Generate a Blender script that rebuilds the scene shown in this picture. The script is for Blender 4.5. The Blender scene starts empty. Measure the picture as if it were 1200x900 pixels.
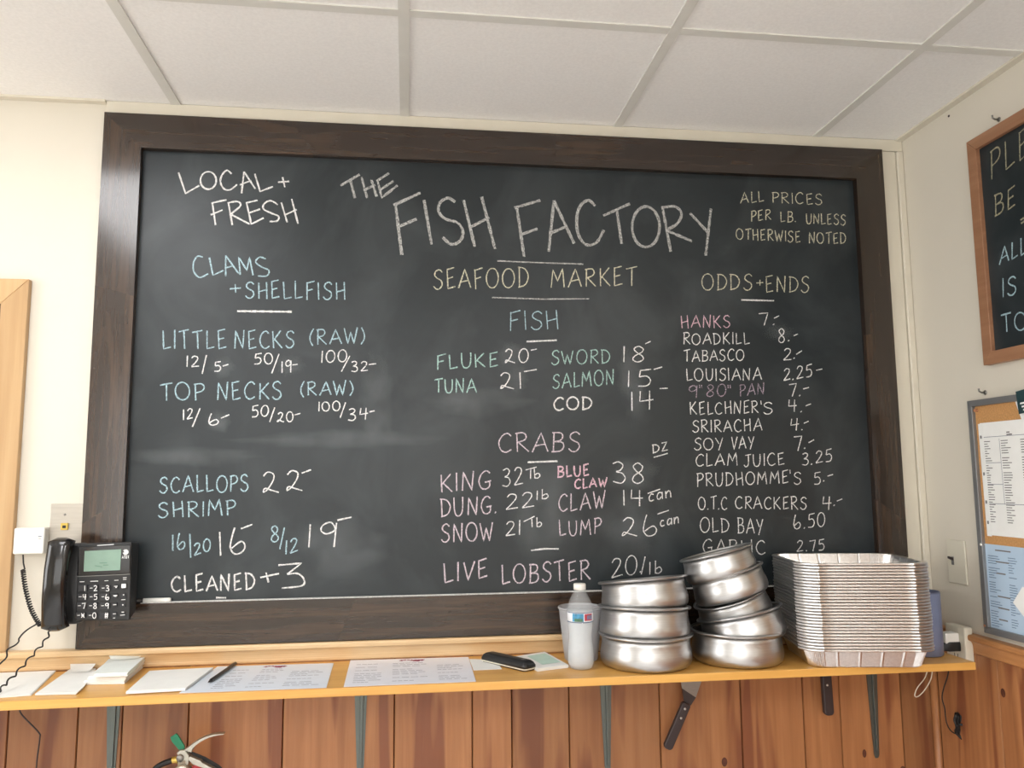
import bpy, math, random
from mathutils import Vector, Matrix
S = bpy.context.scene
COL = S.collection
PI = math.pi

# ------------------------------------------------------------------ camera, light, exposure
H = 2.44                      # ceiling height
RX = 2.103                    # right wall plane; the menu wall is y = 0
LX, FY = -2.7, -5.6           # left and front walls (out of frame)
FPX = 938.3                   # focal length in pixels of a 1200 px wide frame
CAM = Vector((0.62512824, -2.16708052, H - 1.0092422))
YAW, PIT, ROL = math.radians(7.43535707), math.radians(6.72708232), math.radians(-0.44877888)
_fw = Vector((math.sin(YAW) * math.cos(PIT), math.cos(YAW) * math.cos(PIT), math.sin(PIT)))
_r0 = Vector((math.cos(YAW), -math.sin(YAW), 0)); _u0 = _r0.cross(_fw)
_rt = math.cos(ROL) * _r0 + math.sin(ROL) * _u0
_up = -math.sin(ROL) * _r0 + math.cos(ROL) * _u0
cd = bpy.data.cameras.new('camera'); cd.sensor_width = 36; cd.lens = 36 * FPX / 1200
cd.clip_start = 0.02
co = bpy.data.objects.new('camera', cd); COL.objects.link(co)
co.matrix_world = Matrix(((_rt.x, _up.x, -_fw.x, CAM.x), (_rt.y, _up.y, -_fw.y, CAM.y), (_rt.z, _up.z, -_fw.z, CAM.z), (0, 0, 0, 1)))
S.camera = co
S.view_settings.view_transform = 'Standard'; S.view_settings.look = 'None'
S.view_settings.exposure = 0.12; S.view_settings.gamma = 1.0; S.view_settings.use_curve_mapping = False
W = bpy.data.worlds.new('world'); S.world = W; W.use_nodes = True
W.node_tree.nodes['Background'].inputs[0].default_value = (0.8, 0.9, 1, 1)
W.node_tree.nodes['Background'].inputs[1].default_value = 0.3
TROFFER_NEAR, TROFFER_FAR, DAYLIGHT, SIDELIGHT = 7.2, 16.5, 44.0, 40.0
def area(name, loc, rot, sx, sy, power, color):
    l = bpy.data.lights.new(name, 'AREA'); l.shape = 'RECTANGLE'; l.size = sx; l.size_y = sy; l.energy = power; l.color = color
    o = bpy.data.objects.new(name, l); COL.objects.link(o); o.location = loc; o.rotation_euler = rot
area('front_window_daylight', (-0.3, FY + 0.06, 1.5), (PI / 2, 0, 0), 3.6, 1.7, DAYLIGHT, (0.96, 0.98, 1.0))
area('left_window_daylight', (LX + 0.06, -1.6, 1.55), (PI / 2, 0, -PI / 2), 1.6, 1.5, SIDELIGHT, (0.97, 0.985, 1.0))

def P(px, py, axis, val):
    """the point of the plane axis = val that lies on the sight line of a photograph position"""
    d = _rt * ((px - 600) / FPX) + _up * ((450 - py) / FPX) + _fw
    i = 'xyz'.index(axis); t = (val - CAM[i]) / d[i]
    return CAM + d * t

# ------------------------------------------------------------------ materials
def lin(c):
    return tuple((v / 12.92 if v <= 0.04045 else ((v + 0.055) / 1.055) ** 2.4) for v in (x / 255 for x in c)) + (1.0,)
class NT:
    def __init__(s, name):
        s.m = bpy.data.materials.new(name); s.m.use_nodes = True; s.t = s.m.node_tree; s.n = s.t.nodes
        s.b = s.n['Principled BSDF']; s.out = s.n['Material Output']
    def new(s, kind, **kw):
        n = s.n.new(kind)
        for k, v in kw.items(): setattr(n, k, v)
        return n
    def link(s, a, b): s.t.links.new(a, b)
    def coords(s, scale, kind='Object', rot=(0, 0, 0)):
        tc = s.new('ShaderNodeTexCoord'); mp = s.new('ShaderNodeMapping')
        mp.inputs['Scale'].default_value = scale; mp.inputs['Rotation'].default_value = rot
        s.link(tc.outputs[kind], mp.inputs[0]); return mp.outputs[0]
    def noise(s, vec, scale=1, detail=4, rough=0.55, dist=0):
        n = s.new('ShaderNodeTexNoise'); n.inputs['Scale'].default_value = scale; n.inputs['Detail'].default_value = detail
        n.inputs['Roughness'].default_value = rough; n.inputs['Distortion'].default_value = dist
        s.link(vec, n.inputs['Vector']); return n.outputs['Fac']
    def ramp(s, fac, stops):
        r = s.new('ShaderNodeValToRGB'); e = r.color_ramp.elements
        while len(e) < len(stops): e.new(0.5)
        for k, (p, c) in zip(e, stops): k.position = p; k.color = c if len(c) == 4 else lin(c)
        s.link(fac, r.inputs[0]); return r.outputs[0]
    def mix(s, fac, a, b, mode='MIX'):
        n = s.new('ShaderNodeMix', data_type='RGBA', blend_type=mode)
        for v, k in ((fac, 0), (a, 6), (b, 7)):
            if hasattr(v, 'is_linked'): s.link(v, n.inputs[k])
            else: n.inputs[k].default_value = v
        return n.outputs[2]
    def color(s, o): s.link(o, s.b.inputs['Base Color'])
    def bump(s, fac, strength=0.2, dist=0.002):
        n = s.new('ShaderNodeBump'); n.inputs['Strength'].default_value = strength; n.inputs['Distance'].default_value = dist
        s.link(fac, n.inputs['Height']); s.link(n.outputs[0], s.b.inputs['Normal'])
def plain(name, c, rough=0.5, metal=0.0, spec=0.5, var=0.06, vs=30.0, bump=0.0, emit=0.0, trans=0.0, coat=0.0):
    k = NT(name); k.b.inputs['Roughness'].default_value = rough; k.b.inputs['Metallic'].default_value = metal
    k.b.inputs['Specular IOR Level'].default_value = spec
    L = lin(c); dk = tuple(v * (1 - var) for v in L[:3]) + (1,); lt = tuple(min(1, v * (1 + var)) for v in L[:3]) + (1,)
    f = k.noise(k.coords((1, 1, 1)), vs)
    k.color(k.ramp(f, [(0.3, dk), (0.7, lt)]))
    if bump: k.bump(f, bump)
    if emit:
        k.b.inputs['Emission Color'].default_value = L; k.b.inputs['Emission Strength'].default_value = emit
    if trans: k.b.inputs['Transmission Weight'].default_value = trans
    if coat: k.b.inputs['Coat Weight'].default_value = coat
    return k.m
def tone_node(k):
    a = k.new('ShaderNodeAttribute'); a.attribute_name = 'tone'; return a.outputs['Fac']
def wood(name, cols, axis, rough=0.45, fine=1.0, spec=0.5, streak=None, bump=0.08, tone=0.35, coat=0.0):
    """grain running along axis; 'tone' varies from board to board"""
    k = NT(name); i = 'xyz'.index(axis)
    a = [26 * fine] * 3; a[i] = 1.1 * fine
    b = [5 * fine] * 3; b[i] = 0.45 * fine
    t = tone_node(k)
    tc = k.new('ShaderNodeTexCoord'); off = k.new('ShaderNodeVectorMath', operation='MULTIPLY_ADD')
    cb = k.new('ShaderNodeCombineXYZ')
    for q in range(3): k.link(t, cb.inputs[q])
    k.link(cb.outputs[0], off.inputs[0]); off.inputs[1].default_value = (7.3, 5.1, 9.7); k.link(tc.outputs['Object'], off.inputs[2])
    def sc(v):
        m = k.new('ShaderNodeMapping'); m.inputs['Scale'].default_value = v; k.link(off.outputs[0], m.inputs[0]); return m.outputs[0]
    f1 = k.noise(sc(a), 2.2, 5, 0.6, 0.4); f2 = k.noise(sc(b), 3.0, 3, 0.5, 1.0)
    c = k.ramp(f1, [(0.25, cols[0]), (0.5, cols[1]), (0.75, cols[2])])
    c2 = k.ramp(f2, [(0.3, cols[0]), (0.55, cols[1]), (0.8, cols[2])])
    c = k.mix(0.5, c, c2)
    if streak:
        a3 = [9.0] * 3; a3[i] = 0.7
        f3 = k.noise(sc(a3), 1.8, 2, 0.5, 0.6)
        r = k.ramp(f3, [(0.53, (0, 0, 0, 1)), (0.60, (1, 1, 1, 1))])
        c = k.mix(k.mix(1.0, r, (0.85, 0.85, 0.85, 1), 'MULTIPLY'), c, lin(streak))
    tr = k.ramp(t, [(0.0, (1 - tone, 1 - tone, 1 - tone, 1)), (1.0, (1, 1, 1, 1))])
    c = k.mix(1.0, c, tr, 'MULTIPLY')
    k.color(c); k.b.inputs['Roughness'].default_value = rough; k.b.inputs['Specular IOR Level'].default_value = spec
    if coat: k.b.inputs['Coat Weight'].default_value = coat; k.b.inputs['Coat Roughness'].default_value = 0.17; k.b.inputs['Coat IOR'].default_value = 1.8
    if bump: k.bump(f1, bump, 0.001)
    return k.m
M = {}
M['wall'] = plain('cream_wall_paint', (219, 212, 197), 0.55, var=0.015, vs=3, spec=0.3)
M['tile'] = plain('ceiling_tile_board', (242, 240, 236), 0.9, var=0.035, vs=130, bump=0.12, spec=0.1)
M['tee'] = plain('painted_ceiling_tee', (220, 218, 210), 0.5, var=0.02)
M['trimpaint'] = plain('cream_painted_trim', (216, 209, 192), 0.5, var=0.03, vs=8)
DARK = [(28, 19, 13), (52, 37, 26), (98, 72, 50)]
M['dark_x'] = wood('dark_stained_wood_across', DARK, 'x', 0.36, 1.3, bump=0.12, coat=0.8, spec=0.05, tone=0.5)
M['dark_z'] = wood('dark_stained_wood_upright', DARK, 'z', 0.36, 1.3, bump=0.12, coat=0.8, spec=0.05, tone=0.5)
PINE = [(138, 88, 54), (172, 117, 74), (196, 142, 95)]
M['pine_z'] = wood('knotty_pine_upright', PINE, 'z', 0.4, 0.8, streak=(128, 74, 48), bump=0.05, tone=0.34)
HONEY = [(204, 166, 118), (222, 188, 142), (234, 206, 164)]
M['honey_x'] = wood('honey_pine_along_the_wall', HONEY, 'x', 0.35, 0.8, bump=0.04, tone=0.12)
M['shelf'] = wood('honey_pine_shelf', [(206, 148, 72), (224, 170, 89), (237, 190, 111)], 'x', 0.33, 0.8, bump=0.04, tone=0.12)
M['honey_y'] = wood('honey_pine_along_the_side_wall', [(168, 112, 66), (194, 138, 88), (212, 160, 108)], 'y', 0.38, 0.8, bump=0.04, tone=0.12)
M['honey_z'] = wood('honey_pine_upright', [(178, 140, 96), (198, 162, 116), (212, 180, 136)], 'z', 0.4, 0.8, bump=0.04, tone=0.12)
M['oak_y'] = wood('brown_frame_wood', [(138, 96, 68), (156, 112, 82), (172, 130, 98)], 'y', 0.45, 1, tone=0.1)
M['groove'] = plain('dark_groove', (60, 34, 20), 0.9, var=0.1)
M['knot'] = plain('wood_knot', (84, 44, 28), 0.6, var=0.3, vs=90)
M['floor'] = plain('pale_floor_tile', (228, 228, 228), 0.4, var=0.1, vs=5)
# chalkboard slate with eraser dust
def slate():
    k = NT('chalkboard_slate')
    f = k.noise(k.coords((1, 1, 1)), 2.4, 5, 0.62, 0.8)
    g = k.noise(k.coords((1.5, 1, 1.2)), 2.6, 4, 0.55, 0.8)
    base = k.ramp(f, [(0.35, (29, 36, 39)), (0.72, (38, 45, 48))])
    dust = k.ramp(g, [(0.45, (0, 0, 0, 1)), (0.8, (0.13, 0.13, 0.13, 1))])
    k.color(k.mix(dust, base, lin((132, 138, 140))))
    k.b.inputs['Roughness'].default_value = 0.37; k.b.inputs['Specular IOR Level'].default_value = 0.42
    k.bump(k.noise(k.coords((1, 1, 1)), 420, 2), 0.05, 0.0005)
    return k.m
M['slate'] = slate()
def chalk(name, c, lo, hi, scale=520.0):
    k = NT(name); k.b.inputs['Base Color'].default_value = lin(c); k.b.inputs['Roughness'].default_value = 0.95
    k.b.inputs['Specular IOR Level'].default_value = 0.05
    f = k.noise(k.coords((1, 1, 1)), scale, 3, 0.7)
    r = k.ramp(f, [(lo, (0, 0, 0, 1)), (hi, (1, 1, 1, 1))])
    k.link(r, k.b.inputs['Alpha']); k.m.blend_method = 'HASHED' if hasattr(k.m, 'blend_method') else k.m.blend_method
    return k.m
CH = {'w': chalk('white_chalk', (244, 243, 240), 0.26, 0.58), 't': chalk('soft_white_chalk', (226, 225, 220), 0.36, 0.66),
      'y': chalk('yellow_chalk', (232, 228, 200), 0.3, 0.62), 'r': chalk('rose_chalk', (236, 198, 210), 0.26, 0.58), 'b': chalk('blue_chalk', (186, 216, 224), 0.28, 0.6),
      'g': chalk('green_chalk', (182, 218, 208), 0.28, 0.6), 'p': chalk('pink_chalk', (231, 215, 223), 0.28, 0.6),
      'v': chalk('mauve_chalk', (206, 186, 202), 0.34, 0.68), 
      'q': chalk('wiped_chalk', (196, 190, 158), 0.3, 0.65)}
def smear():
    k = NT('chalk_smear'); k.b.inputs['Base Color'].default_value = lin((160, 166, 168)); k.b.inputs['Roughness'].default_value = 0.95
    k.b.inputs['Specular IOR Level'].default_value = 0.05
    a = k.new('ShaderNodeAttribute'); a.attribute_name = 'fade'
    f = k.ramp(k.noise(k.coords((1, 1, 1)), 14, 2, 0.5), [(0.3, (0.05, 0.05, 0.05, 1)), (0.8, (0.34, 0.34, 0.34, 1))])
    mu = k.new('ShaderNodeMath', operation='MULTIPLY'); k.link(f, mu.inputs[0]); k.link(a.outputs['Fac'], mu.inputs[1])
    k.link(mu.outputs[0], k.b.inputs['Alpha']); return k.m
CH['s'] = smear()
def metal(name, c, rough, scale, aniso=0.0, bump=0.05):
    k = NT(name); k.b.inputs['Metallic'].default_value = 1.0
    f = k.noise(k.coords(scale), 6, 4, 0.6)
    L = lin(c); k.color(k.ramp(f, [(0.3, tuple(v * 0.86 for v in L[:3]) + (1,)), (0.7, L)]))
    rr = k.new('ShaderNodeMapRange'); rr.inputs[3].default_value = rough * 0.8; rr.inputs[4].default_value = rough * 1.25
    k.link(f, rr.inputs[0]); k.link(rr.outputs[0], k.b.inputs['Roughness'])
    if bump: k.bump(f, bump, 0.0006)
    return k.m
M['alu'] = metal('spun_aluminium', (200, 200, 200), 0.34, (2, 2, 60), bump=0.03)
M['foil'] = metal('aluminium_foil', (244, 242, 240), 0.3, (30, 30, 30), bump=0.07)
M['steel'] = metal('dull_steel', (150, 148, 144), 0.4, (10, 10, 60))
M['galv'] = metal('greenish_galvanised_steel', (112, 118, 114), 0.5, (20, 20, 5))
M['plate'] = metal('stainless_wall_plate', (190, 184, 174), 0.42, (2, 40, 40))
M['cast'] = plain('cast_grey_metal', (188, 186, 174), 0.4, 0.6, var=0.1, vs=60)
M['brass'] = plain('yellow_brass', (206, 178, 92), 0.35, 0.7)
M['black'] = plain('gloss_black_plastic', (18, 18, 19), 0.14, var=0.05, coat=0.3)
M['blackm'] = plain('satin_black_plastic', (30, 31, 32), 0.42, var=0.05)
M['blackr'] = plain('black_rubber', (24, 22, 21), 0.6, var=0.1)
M['keyblk'] = plain('charcoal_key_plastic', (40, 41, 44), 0.4, var=0.05)
M['lcd'] = plain('green_grey_lcd', (132, 160, 144), 0.25, var=0.04, vs=40)
M['lcdd'] = plain('lcd_segments', (92, 130, 112), 0.3)
M['print'] = plain('white_print', (236, 236, 234), 0.5, var=0.02)
M['whitep'] = plain('white_plastic', (238, 236, 228), 0.4, var=0.02)
M['cream'] = plain('cream_plastic', (222, 216, 198), 0.4, var=0.02)
M['paper'] = plain('white_paper', (240, 240, 236), 0.8, var=0.02, spec=0.2)
M['paperg'] = plain('greenish_white_paper', (238, 243, 238), 0.8, var=0.02, spec=0.2)
M['menu'] = plain('laminated_pale_blue_menu', (226, 236, 248), 0.3, var=0.02, spec=0.4)
M['menul'] = plain('laminated_lilac_white_menu', (236, 240, 250), 0.3, var=0.02, spec=0.4)
M['blue_paper'] = plain('light_blue_paper', (186, 208, 228), 0.35, var=0.04, vs=6, spec=0.4)
M['ink'] = plain('grey_ink', (120, 124, 138), 0.8, var=0.1)
M['inkd'] = plain('dark_ink', (120, 116, 116), 0.8, var=0.1)
M['inkb'] = plain('blue_grey_ink', (112, 134, 160), 0.8, var=0.1)
M['wine'] = plain('wine_red_ink', (150, 60, 92), 0.7, var=0.2)
M['greenpanel'] = plain('pale_green_ink', (196, 222, 208), 0.8, var=0.04)
M['cork'] = plain('cork', (196, 146, 92), 0.9, var=0.16, vs=240, bump=0.2)
M['greyfr'] = plain('grey_aluminium_frame', (138, 138, 138), 0.4, 0.5, var=0.04)
M['greendark'] = plain('dark_teal_card', (34, 62, 66), 0.5)
M['pinkpin'] = plain('tan_push_pin', (176, 120, 84), 0.4)
M['handle'] = plain('dark_brown_handle', (52, 42, 42), 0.45, var=0.15)
M['tag'] = plain('green_seal_plastic', (22, 120, 84), 0.45, var=0.1)
M['red'] = plain('fire_red_paint', (178, 24, 30), 0.3, coat=0.3)
M['bluecup'] = plain('dusty_blue_plastic', (116, 124, 150), 0.4, var=0.05)
M['sash'] = plain('shaded_sash_brown', (110, 84, 56), 0.5, var=0.1)  # shade on the sash is put into this even brown
M['lamp'] = None
def emitter(name, c, strength):
    k = NT(name); k.b.inputs['Base Color'].default_value = lin(c); k.b.inputs['Emission Color'].default_value = lin(c)
    k.b.inputs['Emission Strength'].default_value = strength; return k.m
M['lamp'] = emitter('near_lamp_diffuser', (252, 253, 255), TROFFER_NEAR)
M['lampfar'] = emitter('far_lamp_diffuser', (252, 252, 255), TROFFER_FAR)
def clear(name, c, rough, alpha_mix, ior=1.45):
    """thin see-through plastic: transparent mixed with a soft milky shell"""
    k = NT(name); k.b.inputs['Base Color'].default_value = lin(c); k.b.inputs['Roughness'].default_value = rough
    k.b.inputs['IOR'].default_value = ior; k.b.inputs['Specular IOR Level'].default_value = 0.6
    f = k.noise(k.coords((1, 1, 1)), 40)
    rr = k.new('ShaderNodeMapRange'); rr.inputs[3].default_value = alpha_mix * 0.85; rr.inputs[4].default_value = min(1, alpha_mix * 1.15)
    k.link(f, rr.inputs[0]); k.link(rr.outputs[0], k.b.inputs['Alpha'])
    return k.m
M['pet'] = clear('clear_bottle_plastic', (236, 240, 242), 0.12, 0.16)
M['water'] = clear('frosty_water', (228, 234, 238), 0.3, 0.55)
M['deli'] = clear('cloudy_cup_plastic', (214, 214, 216), 0.3, 0.5)
M['glass'] = clear('window_glass', (60, 60, 60), 0.05, 0.5)
M['labelw'] = plain('white_label', (236, 238, 242), 0.4)
M['labelb'] = plain('blue_green_label_picture', (70, 140, 176), 0.4, var=0.45, vs=70)
M['labelg'] = plain('green_label_hills', (70, 112, 84), 0.4, var=0.3, vs=90)
M['labelr'] = plain('red_label_lettering', (172, 66, 78), 0.4, var=0.2)
M['labeln'] = plain('navy_label_edge', (40, 70, 110), 0.4)

# ------------------------------------------------------------------ mesh helpers
class MB:
    def __init__(s, origin=(0, 0, 0)):
        s.v = []; s.f = []; s.mi = []; s.sm = []; s.tone = []; s.o = Vector(origin); s.cur = 0; s.t = 0.8; s.smooth = False
    def addv(s, p): s.v.append(Vector(p) - s.o); return len(s.v) - 1
    def addf(s, idx): s.f.append(tuple(idx)); s.mi.append(s.cur); s.sm.append(s.smooth); s.tone.append(s.t)
    def quad(s, a, b, c, d): s.addf([s.addv(p) for p in (a, b, c, d)])
    def box(s, a, b):
        x0, y0, z0 = a; x1, y1, z1 = b
        i = [s.addv(p) for p in ((x0, y0, z0), (x1, y0, z0), (x1, y1, z0), (x0, y1, z0), (x0, y0, z1), (x1, y0, z1), (x1, y1, z1), (x0, y1, z1))]
        for q in ((0, 3, 2, 1), (4, 5, 6, 7), (0, 1, 5, 4), (1, 2, 6, 5), (2, 3, 7, 6), (3, 0, 4, 7)): s.addf([i[k] for k in q])
        return s
    def prism(s, poly, vec):
        """a polygon of points swept by vec"""
        n = len(poly); vec = Vector(vec)
        a = [s.addv(p) for p in poly]; b = [s.addv(Vector(p) + vec) for p in poly]
        nn = Vector((0, 0, 0))
        for k in range(n):
            nn += Vector(poly[k]).cross(Vector(poly[(k + 1) % n]))
        if nn.dot(vec) > 0:
            s.addf(a[::-1]); s.addf(b)
            for k in range(n): s.addf((a[k], a[(k + 1) % n], b[(k + 1) % n], b[k]))
        else:
            s.addf(a); s.addf(b[::-1])
            for k in range(n): s.addf((a[(k + 1) % n], a[k], b[k], b[(k + 1) % n]))
        return s
    def loft(s, rings, closed=True, cap0=False, cap1=False):
        ids = [[s.addv(p) for p in r] for r in rings]; n = len(rings[0])
        for r in range(len(ids) - 1):
            for k in range(n if closed else n - 1):
                s.addf((ids[r][k], ids[r][(k + 1) % n], ids[r + 1][(k + 1) % n], ids[r + 1][k]))
        if cap0: s.addf(ids[0][::-1])
        if cap1: s.addf(ids[-1])
        return s
    def lathe(s, prof, n=64, c=(0, 0, 0), axis='z'):
        c = Vector(c); rings = []
        for r, z in prof:
            ring = []
            for k in range(n):
                a = 2 * PI * k / n; x, y = max(r, 1e-5) * math.cos(a), max(r, 1e-5) * math.sin(a)
                ring.append(c + (Vector((x, y, z)) if axis == 'z' else Vector((z, x, y)) if axis == 'x' else Vector((y, z, x))))
            rings.append(ring)
        sm = s.smooth; s.smooth = True; s.loft(rings); s.smooth = sm; return s
    def tube(s, pts, r, n=8, caps=True):
        pts = [Vector(p) for p in pts]; rings = []
        rr = r if isinstance(r, (list, tuple)) else [r] * len(pts)
        t0 = (pts[1] - pts[0]).normalized(); u = t0.orthogonal().normalized()
        for k, p in enumerate(pts):
            t = (pts[min(k + 1, len(pts) - 1)] - pts[max(k - 1, 0)]).normalized()
            u = (u - t * u.dot(t)).normalized(); w = t.cross(u)
            rings.append([p + (u * math.cos(2 * PI * j / n) + w * math.sin(2 * PI * j / n)) * rr[k] for j in range(n)])
        sm = s.smooth; s.smooth = True; s.loft(rings, True, caps, caps); s.smooth = sm; return s
    def ribbon(s, pts, w, nrm, lift=0.0, thick=0.0):
        """a flat stroke of width w lying on a surface with normal nrm"""
        nrm = Vector(nrm); pts = [Vector(p) for p in pts]
        q = [pts[0]]
        for p in pts[1:]:
            if (p - q[-1]).length > 1e-5: q.append(p)
        if len(q) < 2: return s
        L = []
        for k, p in enumerate(q):
            t = (q[min(k + 1, len(q) - 1)] - q[max(k - 1, 0)]); t = (t - nrm * t.dot(nrm)).normalized()
            sd = nrm.cross(t); ww = w[k % len(w)] if isinstance(w, list) else w
            L.append((s.addv(p + sd * ww / 2 + nrm * lift), s.addv(p - sd * ww / 2 + nrm * lift)))
        for k in range(len(L) - 1): s.addf((L[k][1], L[k + 1][1], L[k + 1][0], L[k][0]))
        return s
    def build(s, name, mat, parent=None, bevel=0.0, seg=2, auto=False):
        me = bpy.data.meshes.new(name); me.from_pydata([tuple(v) for v in s.v], [], s.f)
        mats = mat if isinstance(mat, (list, tuple)) else [mat]
        for m in mats: me.materials.append(m)
        me.polygons.foreach_set('material_index', s.mi); me.polygons.foreach_set('use_smooth', s.sm)
        at = me.attributes.new('tone', 'FLOAT', 'FACE'); at.data.foreach_set('value', s.tone)
        me.update()
        o = bpy.data.objects.new(name, me); COL.objects.link(o)
        if parent is not None: o.parent = parent
        if bevel:
            b = o.modifiers.new('bevel', 'BEVEL'); b.width = bevel; b.segments = seg; b.limit_method = 'ANGLE'; b.angle_limit = math.radians(35)
        return o
def tag(o, label=None, cat=None, group=None, kind=None):
    if label: o['label'] = label
    if cat: o['category'] = cat
    if group: o['group'] = group
    if kind: o['kind'] = kind
    return o
def thing(name, label, cat, loc=(0, 0, 0), rot=(0, 0, 0), group=None):
    o = bpy.data.objects.new(name, None); COL.objects.link(o); o.empty_display_size = 0.05
    o.location = loc; o.rotation_euler = rot
    return tag(o, label, cat, group)
def copy_tree(o, parent=None):
    c = o.copy(); COL.objects.link(c)
    if parent is not None: c.parent = parent
    for ch in list(o.children): copy_tree(ch, c)
    return c
def spline(pts, n=6):
    pts = [Vector(p) for p in pts]; out = []
    for k in range(len(pts) - 1):
        a, b, c, d = pts[max(k - 1, 0)], pts[k], pts[k + 1], pts[min(k + 2, len(pts) - 1)]
        for j in range(n):
            t = j / n
            out.append(0.5 * ((2 * b) + (c - a) * t + (2 * a - 5 * b + 4 * c - d) * t * t + (3 * b - a - 3 * c + d) * t ** 3))
    out.append(pts[-1]); return out
def rrect(hx, hy, r, z, n=8, cx=0, cy=0):
    out = []
    for q, (sx, sy) in enumerate(((1, 1), (-1, 1), (-1, -1), (1, -1))):
        for k in range(n + 1):
            a = PI / 2 * (q + k / n)
            out.append(Vector((cx + sx * (hx - r) + r * math.cos(a), cy + sy * (hy - r) + r * math.sin(a), z)))
    return out

# ------------------------------------------------------------------ the room
ST = 0.971                                         # shelf top
m = MB()
m.box((LX - 0.12, 0, 0), (RX + 0.12, 0.12, H + 0.1))
wall_back = tag(m.build('wall_back', M['wall']), kind='structure')
m = MB(); m.box((RX, FY, 0), (RX + 0.12, -0.0005, H + 0.1))
wall_right = tag(m.build('wall_right', M['wall']), kind='structure')
m = MB(); m.box((LX - 0.12, FY, 0), (LX, -0.0005, H + 0.1)); wall_left = tag(m.build('wall_left', M['wall']), kind='structure')
m = MB(); m.box((LX - 0.12, FY - 0.12, 0), (RX + 0.12, FY - 0.0005, H + 0.1)); tag(m.build('wall_front', M['wall']), kind='structure')
m = MB(); m.box((LX - 0.12, FY - 0.12, -0.1), (RX + 0.12, 0.12, -0.0005)); tag(m.build('floor', M['floor']), kind='structure')
# daylight windows out of frame
def far_window(name, c, u, wdt, hgt, nrm):
    c = Vector(c); u = Vector(u); n = Vector(nrm); z = Vector((0, 0, 1))
    m = MB()
    for a, b in (((-wdt / 2 - .07, -hgt / 2 - .07), (wdt / 2 + .07, -hgt / 2)), ((-wdt / 2 - .07, hgt / 2), (wdt / 2 + .07, hgt / 2 + .07)),
                 ((-wdt / 2 - .07, -hgt / 2), (-wdt / 2, hgt / 2)), ((wdt / 2, -hgt / 2), (wdt / 2 + .07, hgt / 2))):
        m.prism([c + u * x + z * y for x, y in ((a[0], a[1]), (b[0], a[1]), (b[0], b[1]), (a[0], b[1]))], n * 0.05)
    return tag(m.build(name, M['honey_z']), kind='structure')
far_window('window_2', (-0.3, FY + 0.0005, 1.5), (1, 0, 0), 3.6, 1.7, (0, 1, 0))
far_window('window_3', (LX + 0.0005, -1.6, 1.55), (0, 1, 0), 1.6, 1.5, (1, 0, 0))
# ceiling: lay-in tiles and tees
TY = -0.517
m = MB(); m.box((LX, FY, H), (RX, 0, H + 0.1)); ceiling = tag(m.build('ceiling', M['tile']), kind='structure')
m = MB(); tw = 0.0125
XS = [0.6096 * k for k in range(-4, 4)]; YS = [TY - 1.2192 * k for k in range(0, 5)]
for x in XS: m.box((x - tw, FY, H - 0.004), (x + tw, -0.002, H + 0.002))
for k, y in enumerate(YS):
    for x0, x1 in zip([LX] + XS, XS + [RX]):
        if x1 - x0 > 0.05: m.box((x0 + tw, y - tw, H - 0.0036), (x1 - tw, y + tw, H + 0.002))
m.build('ceiling_grid', M['tee'], ceiling)
m = MB(); m.box((RX - 0.022, FY, H - 0.006), (RX, -0.002, H + 0.001)); m.box((LX, -0.022, H - 0.006), (-0.18, -0.0005, H + 0.001))
m.build('wall_angle', M['trimpaint'], ceiling)
# painted strips round the menu board
FL, FR, FT, FB = -0.178, 2.0305, H - 0.0369, H - 1.416
IL, IR, IT, IB = -0.0815, 1.9428, H - 0.1308, H - 1.3113
m = MB(); m.box((FL, -0.016, FT + 0.001), (RX - 0.0005, -0.0003, H - 0.0005)); tag(m.build('trim_1', M['trimpaint'], bevel=0.002), kind='structure')
m = MB(); m.box((FR + 0.0015, -0.014, 1.024), (RX - 0.022, -0.0003, FT))
m.box((RX - 0.021, -0.02, 1.024), (RX - 0.0005, -0.0003, FT)); tag(m.build('trim_2', M['trimpaint'], bevel=0.003), kind='structure')
# chair rails
def rail_profile():
    pr = [(0, 0), (0.010, 0), (0.013, 0.003), (0.0135, 0.009)]
    for k in range(7):
        a = k / 6 * PI / 2; pr.append((0.013 + 0.011 * (1 - math.cos(a)), 0.010 + 0.024 * math.sin(a)))
    return pr + [(0.027, 0.036), (0.028, 0.043), (0.026, 0.048), (0.022, 0.0495), (0, 0.0495)]
RZ = ST + 0.001
m = MB(); m.prism([(LX, -0.0003 - a, RZ + b) for a, b in rail_profile()], (RX - LX - 0.0005, 0, 0)); tag(m.build('trim_3', M['honey_x']), kind='structure')
m = MB(); m.prism([(RX - 0.0003 - a, FY + 0.001, RZ - 0.004 + b) for a, b in rail_profile()], (0, -FY - 0.032, 0)); tag(m.build('trim_4', M['honey_y']), kind='structure')
# knotty pine boards below the rails (patterned skin of the walls)
random.seed(4)
g = [-0.327, -0.168, -0.065, 0.091, 0.319, 0.596, 0.796, 0.899, 1.051, 1.297, 1.524, 1.702, 1.809, 1.99]
g = [LX + 0.001] + [LX + 0.2 * k for k in range(1, 12) if LX + 0.2 * k < -0.45] + g + [RX - 0.012]
m = MB()
for a, b in zip(g, g[1:]):
    m.t = random.random(); e = 0.0009
    m.prism([(a + e + .0016, -0.012, 0.02), (b - e - .0016, -0.012, 0.02), (b - e, -0.0085, 0.02), (b - e, -0.0004, 0.02), (a + e, -0.0004, 0.02), (a + e, -0.0085, 0.02)], (0, 0, RZ - 0.02))
m.cur = 1; m.box((LX, -0.0012, 0.02), (RX - 0.013, -0.0003, RZ)); m.cur = 2
def knot_disc(m, c, u, w, rx, rz, n=14):
    c = Vector(c); u = Vector(u); w = Vector(w)
    m.addf([m.addv(c + u * rx * math.cos(2 * PI * k / n) + w * rz * math.sin(2 * PI * k / n)) for k in range(n)])
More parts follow.
